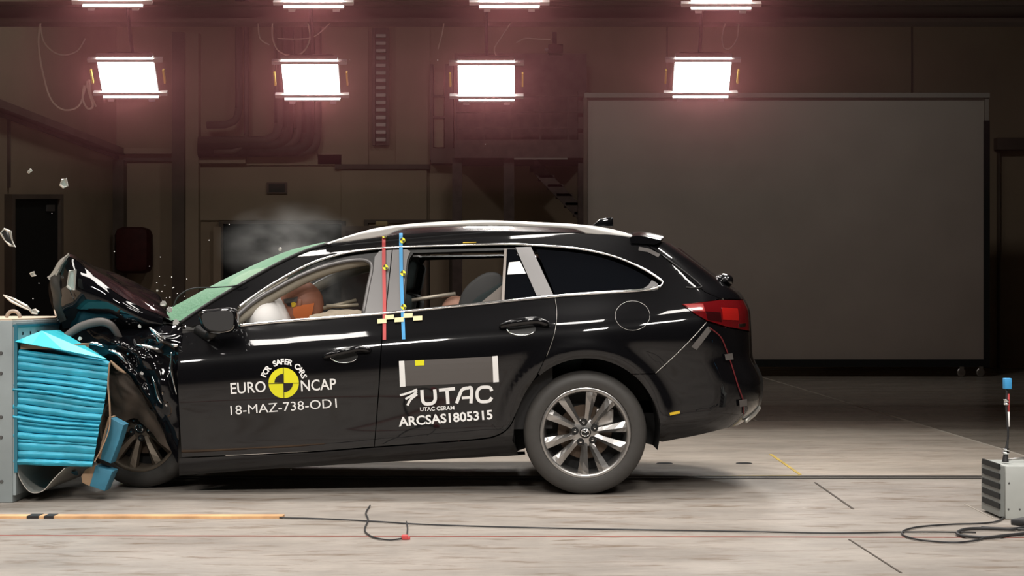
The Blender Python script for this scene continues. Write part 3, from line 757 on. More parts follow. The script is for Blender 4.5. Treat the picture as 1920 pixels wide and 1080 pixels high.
# door mirror
mi = []
prof = [(370, 590), (378, 582), (400, 579), (425, 576), (441, 580), (445, 592), (444, 612), (437, 622), (415, 626), (388, 622), (374, 608)]
P = c_(prof+prof[:1], 3)[:-1]; cx, cy = 409, 602
for Yv, s in ((-.145, .55), (-.14, .8), (-.115, .96), (-.05, 1.0), (.0, .93), (.03, .6)):
    mi.append([W(cx+(x-cx)*s, cy+(y-cy)*s, -.10)+Vector((0, Yv+.10, 0)) for x, y in P])
n = len(P); V = [p for r in mi for p in r]; Fc = []
for i in range(len(mi)-1):
    for k in range(n): Fc.append((i*n+k, i*n+(k+1)%n, (i+1)*n+(k+1)%n, (i+1)*n+k))
Fc += [tuple(range(n)), tuple((len(mi)-1)*n+k for k in reversed(range(n)))]
mo = link('door_mirror', fix(mesh('door_mirror', V, Fc), 55), paint, CAR, label='near door mirror'); mirrored(mo, 'far door mirror')
link('mirror_stalk', mesh('mirror_stalk', *tube([W(400, 622, -.02), W(392, 630, .06), W(370, 618, .1)], .03, 8), smooth=True), blackpl, mo)
me = mesh('mirror_rim', *tube([W(cx+(x-cx)*.93, cy+(y-cy)*.93, -.10)+Vector((0, -.028, 0)) for x, y in c_([(378, 606), (392, 619), (415, 624), (436, 620), (443, 610)], 4)], .004, 6), smooth=True); link('mirror_edge_strip', me, steel, mo)
link('mirror_end_face', fix(mesh('mirror_end_face', [W(cx+(x-cx)*.80, cy+(y-cy)*.78, -.150)+Vector((0,0,0)) for x, y in P], [tuple(range(n))])), M('matt_black', (.035, .035, .036), .45), mo)

# ---- wheels
def make_wheel(mat_rim):
    R, rr = .340, .243
    parts = {}
    pr = [(rr+.004, -.095), (rr+.012, -.108), (.275, -.112), (.305, -.110), (.325, -.098), (.336, -.080), (R, -.055), (R, .055), (.336, .08), (.32, .1), (.28, .11), (rr, .1), (rr-.01, -.09), (rr+.004, -.095)]
    parts['tyre'] = [(mesh('tyre', *lathe(pr, 64)), tyre_m)]
    rim = [(rr+.006, -.100), (rr-.004, -.104), (rr-.014, -.098), (rr-.02, -.07), (rr-.03, .0), (rr-.03, .08), (rr, .09)]
    parts['rim'] = [(mesh('rim', *lathe(rim, 64)), mat_rim)]
    sp = []
    for k in range(10):
        a = math.radians(84+36*k+(5 if k % 2 else -5)*.6)
        t = Vector((math.cos(a), 0, math.sin(a))); s = Vector((-math.sin(a), 0, math.cos(a)))
        secs = []
        for u, w0, y0, rid in ((.055, .016, -.066, .004), (.10, .017, -.074, .010), (.16, .023, -.082, .011), (.205, .029, -.088, .008), (.232, .031, -.090, .003)):
            c = t*u
            secs.append([c-s*w0+Vector((0, y0+.012, 0)), c-s*w0*.15+Vector((0, y0-rid, 0)), c+s*w0+Vector((0, y0+.002, 0)), c+s*w0+Vector((0, y0+.035, 0)), c-s*w0+Vector((0, y0+.035, 0))])
        V = [p for r in secs for p in r]; Fc = []
        for i in range(4):
            for j in range(5): Fc.append((i*5+j, i*5+(j+1)%5, (i+1)*5+(j+1)%5, (i+1)*5+j))
        Fc += [(0,1,2,3,4), (24,23,22,21,20)]
        sp.append((fix(mesh('spoke', V, Fc)), mat_rim))
    parts['spoke'] = sp
    hub = [(0, -.070), (.05, -.070), (.075, -.062), (.085, -.04), (.085, 0)]
    parts['hub'] = [(fix(mesh('hub', *lathe(hub, 40)), 40), mat_rim)]
    cap_ = [(0, -.082), (.024, -.081), (.031, -.077), (.033, -.066)]
    parts['centre_cap'] = [(fix(mesh('centre_cap', *lathe(cap_, 28)), 40), blackpl)]
    em = []
    for L in ([(-.019, .004), (-.010, .010), (0, .001), (.010, .010), (.019, .004)], [(-.024*math.cos(g), .019*math.sin(g)) for g in np.linspace(0, 2*math.pi, 20)]):
        em.append(tube([(x, -.0835, z) for x, z in L], .0028, 6))
    parts['emblem'] = [(mesh('emblem', *join(em), True), chrome)]
    nuts, pk = [], []
    for k in range(5):
        a = math.radians(99+72*k); c = (.057*math.cos(a), .057*math.sin(a))
        v, f = lathe([(0, -.0735), (.019, -.0735), (.021, -.069), (.021, -.03)], 20); pk.append((fix(mesh('nut_pocket', [(p[0]+c[0], p[1], p[2]+c[1]) for p in v], f), 40), dark))
        v, f = lathe([(0, -.085), (.006, -.084), (.009, -.080), (.009, -.07)], 6); nuts.append((fix(mesh('lug_nut', [(p[0]+c[0], p[1], p[2]+c[1]) for p in v], f)), chrome))
    parts['nut_pocket'] = pk; parts['lug_nut'] = nuts
    v, f = lathe([(.06, -.005), (.15, -.005), (.15, .015), (.06, .015)], 40); parts['brake_disc'] = [(fix(mesh('brake_disc', v, f), 40), M('rusty_disc', (.10, .07, .05), .5, .5))]
    parts['caliper'] = [(bevel_box('caliper', .06, .16, -.03, .05, .03, .13, .012), steel)]
    v, f = lathe([(0, .03), (.22, .03), (.22, .035), (0, .035)], 40); parts['backing'] = [(mesh('backing', v, f), dark)]
    return parts
WP = make_wheel(alloy); WPd = make_wheel(alloy_d)
def place_wheel(P, loc, rot, label):
    rim = None
    Mx = Matrix.Translation(loc) @ rot
    for nm in ['rim']+[k for k in P if k != 'rim']:
        for me, mt in P[nm]:
            if not me.materials: me.materials.append(mt)
            if nm in ('tyre', 'rim') : me.polygons.foreach_set('use_smooth', [True]*len(me.polygons))
            o = bpy.data.objects.new('wheel' if nm == 'rim' else nm, me); COL.objects.link(o)
            if nm == 'rim':
                rim = o; o['label'] = label; o.parent = CAR; o.matrix_parent_inverse = Matrix.Translation(-Vector(CAR.location)); o.matrix_basis = Mx
            else: o.parent = rim
for nm in ('tyre',):
    for P in (WP, WPd):
        for me, _ in P[nm]: fix(me, 45)
rwc = W(1098, 812, .02); R4 = Matrix.Rotation
place_wheel(WP, Vector((rwc.x, .135, .3405)), Matrix.Identity(4), 'near rear alloy wheel with ten spokes')
place_wheel(WP, Vector((rwc.x, 1.705, .3405)), R4(math.pi, 4, 'Z'), 'far rear alloy wheel')
fwc = W(262, 824, .3)
place_wheel(WPd, Vector((fwc.x, .46, .341)), R4(math.radians(-14), 4, 'Z') @ R4(math.radians(40), 4, 'Y'), 'near front wheel pushed back and covered in dust')
place_wheel(WPd, Vector((fwc.x+.05, 1.62, .341)), R4(math.pi+.1, 4, 'Z'), 'far front wheel')
# wheel-house liners
def liner(name, cx, cz, r, Y0, Y1, a0, a1, mat):
    v, n = [], 28
    for k in range(n+1):
        a = math.radians(a0+(a1-a0)*k/n)
        for Yv in (Y0, Y1): v.append((cx+r*math.cos(a), Yv, cz+r*math.sin(a)))
    f = [(2*k, 2*k+1, 2*k+3, 2*k+2) for k in range(n)]
    c = len(v); v.append((cx, Y1, cz)); f += [(2*k+1, c, 2*k+3) for k in range(n)]
    o = link(name, mesh(name, v, f), mat, CAR); return o
ac = S((1100, 808-136)); acx, acz = W(1100, 808, .05).x, W(1100, 808, .05).z
o = liner('wheel_liner', acx, acz, .402, .035, .36, -15, 200, dark); mirrored(o)
# underbody, floor pan and silencer
link('underbody', bevel_box('underbody', -1.80, .0, .16, 1.68, .235, .30, .03), underb, CAR)
link('rear_floor', fix(mesh('rear_floor', *box(-.05, 1.22, .36, 1.48, .43, .50))), underb, CAR)
link('rear_axle', mesh('rear_axle', *tube([(acx, .2, .33), (acx, 1.64, .33)], .05, 10)), underb, CAR)
link('fuel_tank', bevel_box('fuel_tank', -.45, .05, .4, 1.44, .20, .34, .05), underb, CAR)
# ------------------------------------------------------------------ crushed front of the car
def px_rows(R): return [[W(x, y, Yv) for x, y, Yv in r] for r in R]
fe = sheet_mesh('front_wing', px_rows([
    [(118, 632, .50), (150, 612, .34), (190, 606, .26), (235, 612, .24), (285, 612, .18), (342, 610, .10)],
    [(150, 655, .34), (182, 640, .16), (218, 640, .07), (252, 640, .12), (290, 634, .05), (340, 632, .06)],
    [(192, 672, .24), (215, 668, .08), (240, 672, .11), (264, 672, .04), (298, 666, .08), (338, 668, .035)],
    [(214, 682, .22), (232, 692, .10), (252, 706, .06), (276, 716, .09), (304, 722, .02), (336, 730, .05)],
    [(226, 692, .30), (246, 712, .18), (266, 736, .12), (288, 765, .05), (310, 790, .06), (335, 800, .04)],
    [(232, 698, .42), (254, 724, .30), (274, 752, .24), (294, 788, .16), (314, 830, .10), (335, 868, .07)]]), 7, 7, .016, 5.5, 3, .004, 34)
fw = link('front_wing', fe, crumpled, CAR, label='crumpled near front wing with torn creases')
m2 = fe.copy(); f2 = link('front_wing', m2, crumpled, CAR, label='far front wing'); f2.location = (0, 1.84, 0); f2.scale = (1, -1, 1)
# bonnet folded up into a peak
hood_rows = px_rows([
    [(330, 606, .17), (298, 590, .17), (262, 574, .16), (222, 551, .14), (170, 512, .16), (130, 481, .2), (104, 515, .22), (98, 560, .24), (112, 606, .3)],
    [(328, 600, .34), (300, 583, .34), (258, 556, .36), (214, 528, .38), (168, 500, .40), (128, 475, .42), (98, 508, .44), (92, 555, .46), (108, 604, .5)],
    [(322, 594, .62), (302, 570, .64), (262, 545, .64), (218, 522, .66), (172, 500, .68), (136, 481, .7), (104, 508, .7), (96, 552, .7), (108, 600, .7)],
    [(318, 590, .95), (302, 556, .95), (262, 534, .95), (224, 515, .95), (182, 500, .95), (150, 490, .95), (118, 512, .95), (108, 556, .95), (116, 598, .95)],
    [(318, 590, 1.30), (304, 560, 1.3), (268, 540, 1.3), (234, 524, 1.3), (196, 510, 1.3), (165, 500, 1.3), (136, 520, 1.3), (126, 560, 1.3), (130, 598, 1.3)],
    [(320, 592, 1.62), (306, 572, 1.62), (274, 556, 1.62), (244, 544, 1.62), (210, 530, 1.62), (180, 522, 1.62), (152, 536, 1.62), (142, 566, 1.62), (146, 598, 1.62)]])
hd = link('bonnet', sheet_mesh('bonnet', hood_rows, 6, 6, .006, 3.5, 8, .006, 28), crumpled, CAR, label='buckled black bonnet folded to a peak')
lip = sheet_mesh('bonnet_edge', px_rows([[(128, 474, .19), (112, 490, .2), (98, 512, .21), (90, 520, .22)], [(130, 478, .19), (116, 500, .2), (106, 520, .21), (94, 525, .22)], [(130, 480, .34), (112, 496, .34), (100, 512, .34), (92, 522, .34)]]), 4, 3, .012, 20, 2, .004, 20)
link('bonnet_edge', lip, alum, hd, label='torn bare metal edge of the bonnet')
lip2 = sheet_mesh('bonnet_lining', px_rows([[(94, 520, .2), (98, 560, .22), (112, 606, .28)], [(108, 512, .19), (112, 555, .2), (124, 600, .26)], [(116, 520, .2), (120, 560, .22), (126, 598, .28)]]), 5, 4, .02, 9, 4, .004, 25)
link('bonnet_lining', lip2, M('dull_inner_bonnet', (.05, .045, .04), .45, .3), hd)
fk = sheet_mesh('bonnet_flank', px_rows([
    [(118, 492, .20), (134, 484, .18), (175, 516, .15), (222, 553, .13), (265, 577, .15), (305, 594, .16)],
    [(112, 530, .20), (138, 530, .13), (178, 548, .12), (222, 572, .11), (265, 588, .13), (305, 600, .15)],
    [(112, 575, .24), (142, 578, .17), (182, 588, .15), (224, 598, .14), (268, 606, .14), (306, 610, .15)],
    [(118, 616, .36), (148, 614, .28), (186, 616, .24), (226, 618, .22), (268, 618, .2), (306, 616, .18)]]), 6, 6, .005, 4, 9, .004, 40)
link('bonnet_flank', fk, crumpled, hd, label='dark folded-down side of the bonnet')
# what is left of the engine bay, headlamp and bumper
eb = sheet_mesh('engine_bay', px_rows([
    [(100, 596, .60), (150, 590, .55), (200, 590, .5), (250, 592, .5), (300, 596, .45), (338, 600, .4)],
    [(110, 625, .50), (160, 622, .42), (210, 624, .46), (255, 626, .38), (300, 622, .36), (338, 625, .3)],
    [(140, 665, .55), (180, 668, .45), (220, 680, .48), (262, 700, .40), (300, 710, .42), (338, 720, .3)],
    [(190, 720, .70), (215, 740, .62), (245, 760, .6), (280, 790, .58), (310, 810, .5), (338, 830, .3)]]), 6, 6, .05, 5, 11, .004, 22)
link('engine_bay', eb, blackpl, CAR, label='jumble of crushed black engine bay panels')
wl = sheet_mesh('torn_liner', px_rows([
    [(196, 676, .40), (230, 690, .30), (270, 715, .26), (310, 760, .20)], [(200, 715, .36), (232, 726, .27), (270, 748, .26), (312, 785, .20)],
    [(204, 755, .36), (234, 762, .30), (268, 776, .28), (316, 812, .20)], [(206, 795, .42), (236, 790, .34), (262, 792, .32), (322, 850, .22)]]), 5, 5, .05, 5, 5, .004, 40)
link('torn_liner', wl, dusty, CAR, label='dusty brown torn wheel-arch liner')
link('engine_block', bevel_box('engine_block', W(190, 0, .8).x, W(325, 0, .8).x, .55, 1.45, .30, .88, .06), blackpl, CAR)
link('front_subframe', bevel_box('front_subframe', W(215, 0, .8).x, W(345, 0, .8).x, .50, 1.5, .16, .30, .04), underb, CAR)
me = mesh('bumper_skin', *tube([W(*p) for p in cr([(112, 640, .05), (130, 626, .05), (150, 613, .06), (175, 605, .07), (195, 604, .08), (212, 614, .1), (228, 642, .16)], 5)], [.018+.006*math.sin(k/30*math.pi) for k in range(31)], 8), smooth=True)
link('bumper_strip', me, M('scuffed_plastic', (.11, .10, .095), .5), CAR, label='bent grey plastic strip arching over the barrier')
# small bright shards of headlamp and bare metal
random.seed(5)
def shard_mesh(name, c, s, seed, flat=.35):
    r = random.Random(seed); v = []; n = 7
    for lay in (-1, 1):
        for k in range(n):
            a = 2*math.pi*k/n; q = s*(.55+.6*r.random()); v.append((c.x+q*math.cos(a), c.y+lay*s*flat*(.5+.4*r.random()), c.z+q*math.sin(a)*(.7+.5*r.random())))
    f = [tuple(reversed(range(n))), tuple(range(n, 2*n))]+[(k, (k+1)%n, n+(k+1)%n, n+k) for k in range(n)]
    return fix(mesh(name, v, f))
clearpl = M('clear_lamp_plastic', (.55, .55, .53), .15, .2, 1)
for k, (x, y, s, Yv) in enumerate(((178, 662, .035, -.02), (150, 634, .022, .0), (300, 634, .035, .02), (306, 652, .03, .02), (240, 664, .012, .02), (228, 645, .012, .02), (200, 652, .010, .02), (262, 612, .02, .1), (282, 602, .03, .15), (330, 605, .03, .05),
                                          (345, 614, .02, .0), (285, 735, .012, .0), (305, 738, .010, .0), (322, 740, .010, .0), (312, 760, .012, .0), (266, 700, .016, .03), (212, 612, .01, .1), (170, 598, .012, .2))):
    if k in (3, 5, 6, 11, 13, 16): continue
    link('lamp_shard', shard_mesh('lamp_shard', W(x, y, Yv), s*.62, k), clearpl if k % 2 else chrome, CAR)
for k, L in enumerate(([(255, 646), (275, 650), (298, 655)], [(321, 660), (322, 675), (321, 690), (325, 712), (331, 740)], [(202, 655), (222, 664), (238, 682)], [(165, 644), (180, 644), (194, 650)], [(285, 706), (292, 725), (297, 745), (303, 757)], [(207, 676), (220, 690), (236, 700)], [(280, 614), (292, 625), (306, 640)], [(320, 645), (328, 648), (334, 647)])):
    P = [W(x, y, -.01+.02*(k % 3)) for x, y in cr(L, 4)]; n = len(P)
    link('torn_edge', mesh('torn_edge', *tube(P, [.0095*(.15+math.sin(math.pi*(i+.4)/n)) for i in range(n)], 7), smooth=True), chrome if k not in (5,) else woodm, CAR)
# scuttle, wiper arm and loose wire at the windscreen foot
link('scuttle', sheet_mesh('scuttle', px_rows([[(285, 602, .15), (310, 606, .15), (335, 612, .13)], [(290, 590, .6), (312, 596, .6), (335, 602, .6)], [(288, 588, 1.2), (312, 592, 1.2), (330, 598, 1.2)]]), 5, 5, .03, 10, 4, .004, 25), blackpl, CAR)
link('loose_wire', mesh('loose_wire', *tube([W(*p) for p in cr([(325, 575, .3), (335, 555, .3), (360, 541, .3), (400, 539, .28), (440, 536, .2), (462, 528, .2)], 6)], .004, 6), smooth=True), cable_m, CAR)
for k, (x, y, s) in enumerate(((525, 468, .02), (306, 570, .03), (318, 580, .03), (295, 545, .012))):
    link('trim_fragment', shard_mesh('trim_fragment', W(x, y, .12), s*.6, 40+k), alum, CAR)

# ------------------------------------------------------------------ interior
FZ = .30
link('cabin_floor', mesh('cabin_floor', *box(-1.75, .0, .16, 1.68, .30, .34)), inner_dark, CAR)
# inner door cards
for Y0, Y1 in ((.10, .16), (1.68, 1.74)):
    a = W(345, 625, .12); b = W(1036, 560, .12)
    v = [(a.x, Y0, .32), (b.x, Y0, .36), (b.x, Y0, b.z-.02), (a.x, Y0, a.z-.01), (a.x, Y1, .32), (b.x, Y1, .36), (b.x, Y1, b.z-.02), (a.x, Y1, a.z-.01)]
    link('door_card', fix(mesh('door_card', v, [(0,1,2,3), (7,6,5,4), (0,4,5,1), (1,5,6,2), (2,6,7,3), (3,7,4,0)])), inner_dark, CAR)
v = []
for p in E:
    for k in range(11):
        u = 2*k/10-1; v.append((p.x, .92+u*(.92-p.y-.03), p.z-.03+.05*(1-abs(u)**2.4)))
link('headliner', fix(mesh('headliner', v, grid_faces(len(E), 11)), 60), M('headliner_cloth', (.35, .32, .28), .9), CAR)
# inside of the A-pillar (pale) along the front window
for s in (0, 1):
    P = [S(p)+Vector((.03, .055, -.02)) for p in c_([(425, 600), (470, 565), (520, 535), (570, 510), (630, 490), (700, 476)], 3)]
    if s: P = [Vector((p.x, 1.84-p.y, p.z)) for p in P]
    link('a_pillar_lining', mesh('a_pillar_lining', *tube(P, .032, 8), smooth=True), beige, CAR)
link('dashboard', bevel_box('dashboard', W(345, 0, .9).x, W(470, 0, .9).x, .18, 1.66, .62, .92, .06), M('dash_plastic', (.06, .055, .05), .6), CAR)
# broken dash trim seen through the front of the window
link('dash_trim', sheet_mesh('dash_trim', px_rows([[(446, 588, .3), (470, 582, .35), (500, 590, .4)], [(446, 604, .28), (470, 606, .3), (500, 608, .34)]]), 5, 4, .03, 12, 3, .004, 30), M('reddish_trim', (.25, .12, .09), .6), CAR)
def pillow(name, c, rx, ry, rz, rot=0, p=2.6, nu=22, nv=14):
    v = []
    for i in range(nv+1):
        ph = -math.pi/2+math.pi*i/nv
        for k in range(nu):
            th = 2*math.pi*k/nu
            f = lambda q: math.copysign(abs(q)**(2/p), q)
            x, y, z = rx*f(math.cos(ph))*f(math.cos(th)), ry*f(math.cos(ph))*f(math.sin(th)), rz*f(math.sin(ph))
            v.append((c.x+x*math.cos(rot)-z*math.sin(rot), c.y+y, c.z+x*math.sin(rot)+z*math.cos(rot)))
    f = [(i*nu+k, i*nu+(k+1)%nu, (i+1)*nu+(k+1)%nu, (i+1)*nu+k) for i in range(nv) for k in range(nu)]
    return fix(mesh(name, v, f), 60)
link('wiper_cover', pillow('wiper_cover', W(1357, 526, .55), .052, .16, .042, 0, 2.2), paint, CAR, label='small domed cover at the tailgate edge')
abg = link('driver_airbag', pillow('driver_airbag', W(506, 592, .44)+Vector((0,0,-.03)), .125, .27, .17, math.radians(22), 2.4), bag, CAR, label='inflated white airbag in front of the dummy')
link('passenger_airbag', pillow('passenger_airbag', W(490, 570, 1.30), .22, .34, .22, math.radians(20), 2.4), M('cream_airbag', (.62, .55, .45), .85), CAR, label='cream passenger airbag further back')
link('steering_wheel', mesh('steering_wheel', *tube([(-1.36+.10*math.cos(a)*.5, .50+.18*math.sin(a), .80+.17*math.cos(a)) for a in np.linspace(0, 2*math.pi, 33)], .016, 8), smooth=True), blackpl, CAR)
def seat(xs, Yc, label, back=18, hw=.25, mat=seatm, hr=True):
    b = link('seat', bevel_box('seat', xs-.30, xs+.24, Yc-hw, Yc+hw, .36, .56, .06, 3), mat, CAR, label=label)
    me = bevel_box('backrest', -.07, .07, Yc-hw, Yc+hw, 0, .62, .05, 3)
    for q in me.vertices:
        a = math.radians(back); x, z = q.co.x, q.co.z; q.co.x = xs+.22+x*math.cos(a)+z*math.sin(a); q.co.z = .50-x*math.sin(a)+z*math.cos(a)
    link('backrest', me, mat, b)
    if hr:
        me = bevel_box('headrest', -.05, .05, Yc-.13, Yc+.13, .63, .82, .04, 3)
        for q in me.vertices:
            a = math.radians(back); x, z = q.co.x, q.co.z; q.co.x = xs+.22+x*math.cos(a)+z*math.sin(a); q.co.z = .50-x*math.sin(a)+z*math.cos(a)
        link('headrest', me, mat, b)
    return b
seat(-.95, .50, 'driver seat', 10); seat(-.95, 1.34, 'front passenger seat', 10)
b = seat(.02, .92, 'rear bench seat', 20, .68, hr=False)
# pale rods and rumpled trim lying under the driver's window
link('rumpled_trim', sheet_mesh('rumpled_trim', px_rows([[(582, 592, .22), (610, 585, .22), (640, 580, .22), (675, 582, .22), (694, 588, .22)], [(575, 604, .19), (610, 598, .19), (640, 594, .19), (675, 592, .19), (694, 592, .19)]]), 6, 4, .016, 26, 6, .004, 50), M('tan_trim', (.42, .35, .26), .5), CAR, label='rumpled tan trim along the driver window sill')
for L in ([(606, 578, .4), (640, 570, .42), (668, 563, .44)], [(612, 574, .36), (640, 574, .36), (672, 572, .36)]):
    link('interior_rod', mesh('interior_rod', *tube([W(*p) for p in L], .011, 8), smooth=True), M('tan_rod', (.38, .33, .25), .4, .3), CAR)
link('rear_rod', mesh('rear_rod', *tube([W(766, 564, .3), W(810, 557, .32), W(854, 551, .34)], [.010, .012, .012], 8), smooth=True), M('pale_rod', (.45, .40, .33), .4, .4), CAR, label='pale rod across the rear window opening')
me = fix(mesh('belt_cover', [W(902, 567, .26), W(942, 534, .26), W(942, 564, .26), W(902, 567, .28), W(942, 534, .28), W(942, 564, .28)], [(0,1,2), (5,4,3), (0,3,4,1), (1,4,5,2), (2,5,3,0)])); link('belt_cover', me, framel, CAR, label='pale triangular trim in the rear window')

# ------------------------------------------------------------------ lettering and marks on the doors
def aff(p0, p1, up):
    a = np.array(p0, float); e = np.array(p1, float)-a
    L = np.linalg.norm(e); e /= L; n = np.array([e[1], -e[0]])
    return a, e, n, L
def text_mesh(s, bold=0.):
    cu = bpy.data.curves.new('t', 'FONT'); cu.body = s; cu.size = 1; cu.offset = bold; cu.resolution_u = 3
    o = bpy.data.objects.new('t', cu); COL.objects.link(o)
    dg = bpy.context.evaluated_depsgraph_get(); dg.update(); me = bpy.data.meshes.new_from_object(o.evaluated_get(dg))
    V = [tuple(v.co) for v in me.vertices]; Fc = [tuple(p.vertices) for p in me.polygons]
    bpy.data.objects.remove(o); bpy.data.curves.remove(cu); bpy.data.meshes.remove(me)
    return V, Fc
def text_line(s, p0, p1, h, bold=0., shear=0):
    V, Fc = text_mesh(s, bold); a, e, n, L = aff(p0, p1, 0)
    x0 = min(v[0] for v in V); x1 = max(v[0] for v in V); y1 = max(v[1] for v in V); y0 = min(v[1] for v in V)
    return [tuple(a+e*((v[0]-x0)/(x1-x0)*L)+n*((v[1]-y0)/(y1-y0)*h)) for v in V], Fc
def decal(name, parts, mat, parent, off=.0025, label=None):
    fine = []
    for pv, pf in parts:
        if len(pv) == 4 and len(pf) == 1:
            q = [np.array(pv[i], float) for i in pf[0]]; nu, nv = 10, 6
            pv = [tuple((q[0]*(1-u)+q[1]*u)*(1-w)+(q[3]*(1-u)+q[2]*u)*w) for w in np.linspace(0, 1, nv) for u in np.linspace(0, 1, nu)]; pf = grid_faces(nv, nu)
        fine.append((pv, pf))
    V, Fc = join(fine)
    o = link(name, mesh(name, [S(p[:2], off) for p in V], Fc), mat, parent, label=label)
    bm = bmesh.new(); bm.from_mesh(o.data)
    for f in bm.faces:
        if f.normal.y > 0: f.normal_flip()
    bm.to_mesh(o.data); bm.free(); return o
def disc(cx, cy, r, a0=0, a1=360, r0=0, n=24):
    V = []; full = a1-a0 >= 360; Fc = []
    k = max(3, int(n*(a1-a0)/360))
    for i in range(k+1):
        a = math.radians(a0+(a1-a0)*i/k); V.append((cx+r*math.cos(a), cy-r*math.sin(a))); V.append((cx+r0*math.cos(a), cy-r0*math.sin(a)))
    for i in range(k): Fc.append((2*i, 2*i+2, 2*i+3, 2*i+1))
    return V, Fc
def bold_off(b): return b
# round yellow target with arched lettering
decal('lettering', [text_line('EURO', (433, 739), (499, 735), 21, .012)], white, fd, label='bold white capitals left of the yellow target')
decal('lettering', [text_line('NCAP', (565, 734), (631, 730), 21, .012)], white, fd, label='bold white capitals right of the yellow target')
decal('lettering', [text_line('18-MAZ-738-OD1', (433, 778), (632, 764), 17, .0)], white, fd, label='white test code under the yellow target')
arcp = []; word = 'FOR SAFER CARS'; cx, cy = 532, 718
V0 = {c: text_mesh(c, .035) for c in set(word) if c != ' '}
angs = np.linspace(158, 18, len(word))
for c, a in zip(word, angs):
    if c == ' ': continue
    V, Fc = V0[c]; x0 = min(v[0] for v in V); x1 = max(v[0] for v in V); s = 14.5; ar = math.radians(a)
    u = (math.sin(ar), math.cos(ar)); nn = (math.cos(ar), -math.sin(ar))     # along, outward (photo axes)
    arcp.append(([(cx+nn[0]*35+u[0]*(v[0]-(x0+x1)/2)*s+nn[0]*v[1]*s, cy+nn[1]*35+u[1]*(v[0]-(x0+x1)/2)*s+nn[1]*v[1]*s) for v in V], Fc))
decal('lettering', arcp, white, fd, label='small white capitals arched over the yellow target')
decal('target_disc', [disc(cx, cy, 28.5, n=40)], yellow, fd, .002, label='round yellow and black target emblem')
decal('target_quadrant', [disc(cx, cy, 17.5, 92, 178), disc(cx, cy, 17.5, 272, 358), ([(cx-28.5, cy+1.2), (cx+28.5, cy-.4), (cx+28.5, cy+.6), (cx-28.5, cy+2.2)], [(0,1,2,3)]), ([(cx-1.4, cy-28.5), (cx-.2, cy-28.5), (cx+1.2, cy+28.5), (cx, cy+28.5)], [(0,1,2,3)])], blackv, fd, .003)
# test-house panel on the rear door
decal('grey_panel', [([(749, 677), (933, 668), (936, 716), (752, 724)], [(0,1,2,3)])], greyv, rd, .002, label='dark grey rectangular panel')
decal('white_marker', [([(748, 677), (758, 676.5), (760.5, 724.5), (750, 725)], [(0,1,2,3)])], white, rd, .003); decal('white_marker', [([(923, 668), (933, 667), (935.5, 716), (925, 717)], [(0,1,2,3)])], white, rd, .003)
decal('yellow_marker', [([(778, 675.5), (795.5, 675), (795.5, 685), (778.5, 685.7)], [(0,1,2,3)])], yellow, rd, .003)
def stroke(L, w, n=5):
    P = cr(L, n) if len(L) > 2 else [tuple(map(float, p)) for p in L]; V, Fc = [], []
    for i, p in enumerate(P):
        a, b = np.array(P[max(i-1, 0)]), np.array(P[min(i+1, len(P)-1)]); t = (b-a)/np.linalg.norm(b-a); nn = np.array([-t[1], t[0]])*w/2
        V += [tuple(np.array(p)+nn), tuple(np.array(p)-nn)]
    Fc = [(2*i, 2*i+1, 2*i+3, 2*i+2) for i in range(len(P)-1)]
    caps = [disc(P[0][0], P[0][1], w/2, n=12), disc(P[-1][0], P[-1][1], w/2, n=12)]
    return [(V, Fc)]
ut = []
ut += stroke([(791, 731), (792.5, 750), (797, 756.5), (805, 757), (812, 755), (816, 748), (815, 730)], 6.2)
ut += stroke([(823, 731.5), (853, 728.5)], 6.2)+stroke([(838, 730), (840, 757.5)], 6.2)
ut += stroke([(856, 756), (864, 735), (869, 729), (877, 727.5), (884, 729), (883, 756)], 6)+stroke([(866, 746), (882, 745)], 5)
ut += stroke([(922, 733), (919, 727), (911, 725.5), (901, 727), (895, 734), (895, 745), (900, 752), (909, 753), (918, 751), (922, 745)], 6)
ut += stroke([(750, 741), (765, 737), (782, 730)], 4)+stroke([(760, 748), (773, 741), (782, 734)], 4.2)+stroke([(764, 760), (770, 749), (782, 739)], 4.4)
decal('lettering', ut, white, rd, label='large white wordmark with a three-stroke bird mark')
decal('lettering', [text_line('UTAC CERAM', (788, 771), (852, 768), 7.5, .02)], white, rd, label='small white capitals under the wordmark')
decal('lettering', [text_line('ARCSAS1805315', (748, 800), (924, 786), 18, .025)], white, rd, label='white serial code along the rear door')
# upright measuring tapes, target dots and chequered strip
def tape(name, L, w, mat, off=.008):
    P = cr(L, 6); V = []
    for x, y in P: V += [(x-w/2, y), (x+w/2, y)]
    o = decal(name, [(V, [(2*i, 2*i+1, 2*i+3, 2*i+2) for i in range(len(P)-1)])], mat, CAR, off); return o
tape('red_measuring_tape', [(720, 441), (720, 500), (721, 560), (721, 600), (721, 638)], 6.5, redtape)
tape('blue_measuring_tape', [(752, 439), (752, 470), (753, 530), (755, 580), (757, 637)], 6.5, bluetape)
for x, y in ((720, 444), (722, 503), (754, 453), (755, 514), (756, 577)):
    d = decal('target_dot', [disc(x+1, y, 5.2, n=16)], yellow, CAR, .011)
    decal('dot_quadrant', [disc(x+1, y, 4.8, 95, 175), disc(x+1, y, 4.8, 275, 355)], blackv, d, .0125)
for k, (x, y) in enumerate(((708, 600), (722, 592.5), (740, 597.5), (757, 589.5), (775, 594.5))):
    w = 17; decal('chequer_patch', [([(x, y), (x+w, y-1), (x+w, y+7.5), (x, y+8.5)], [(0,1,2,3)])], cream, CAR, .0115)
panel('roof_marker', [(868, 455), (893, 454), (893, 455.5), (868, 456.5)], yellow2, CAR, mirror=False, step=.03, off=.004, gap=0, thick=.001)

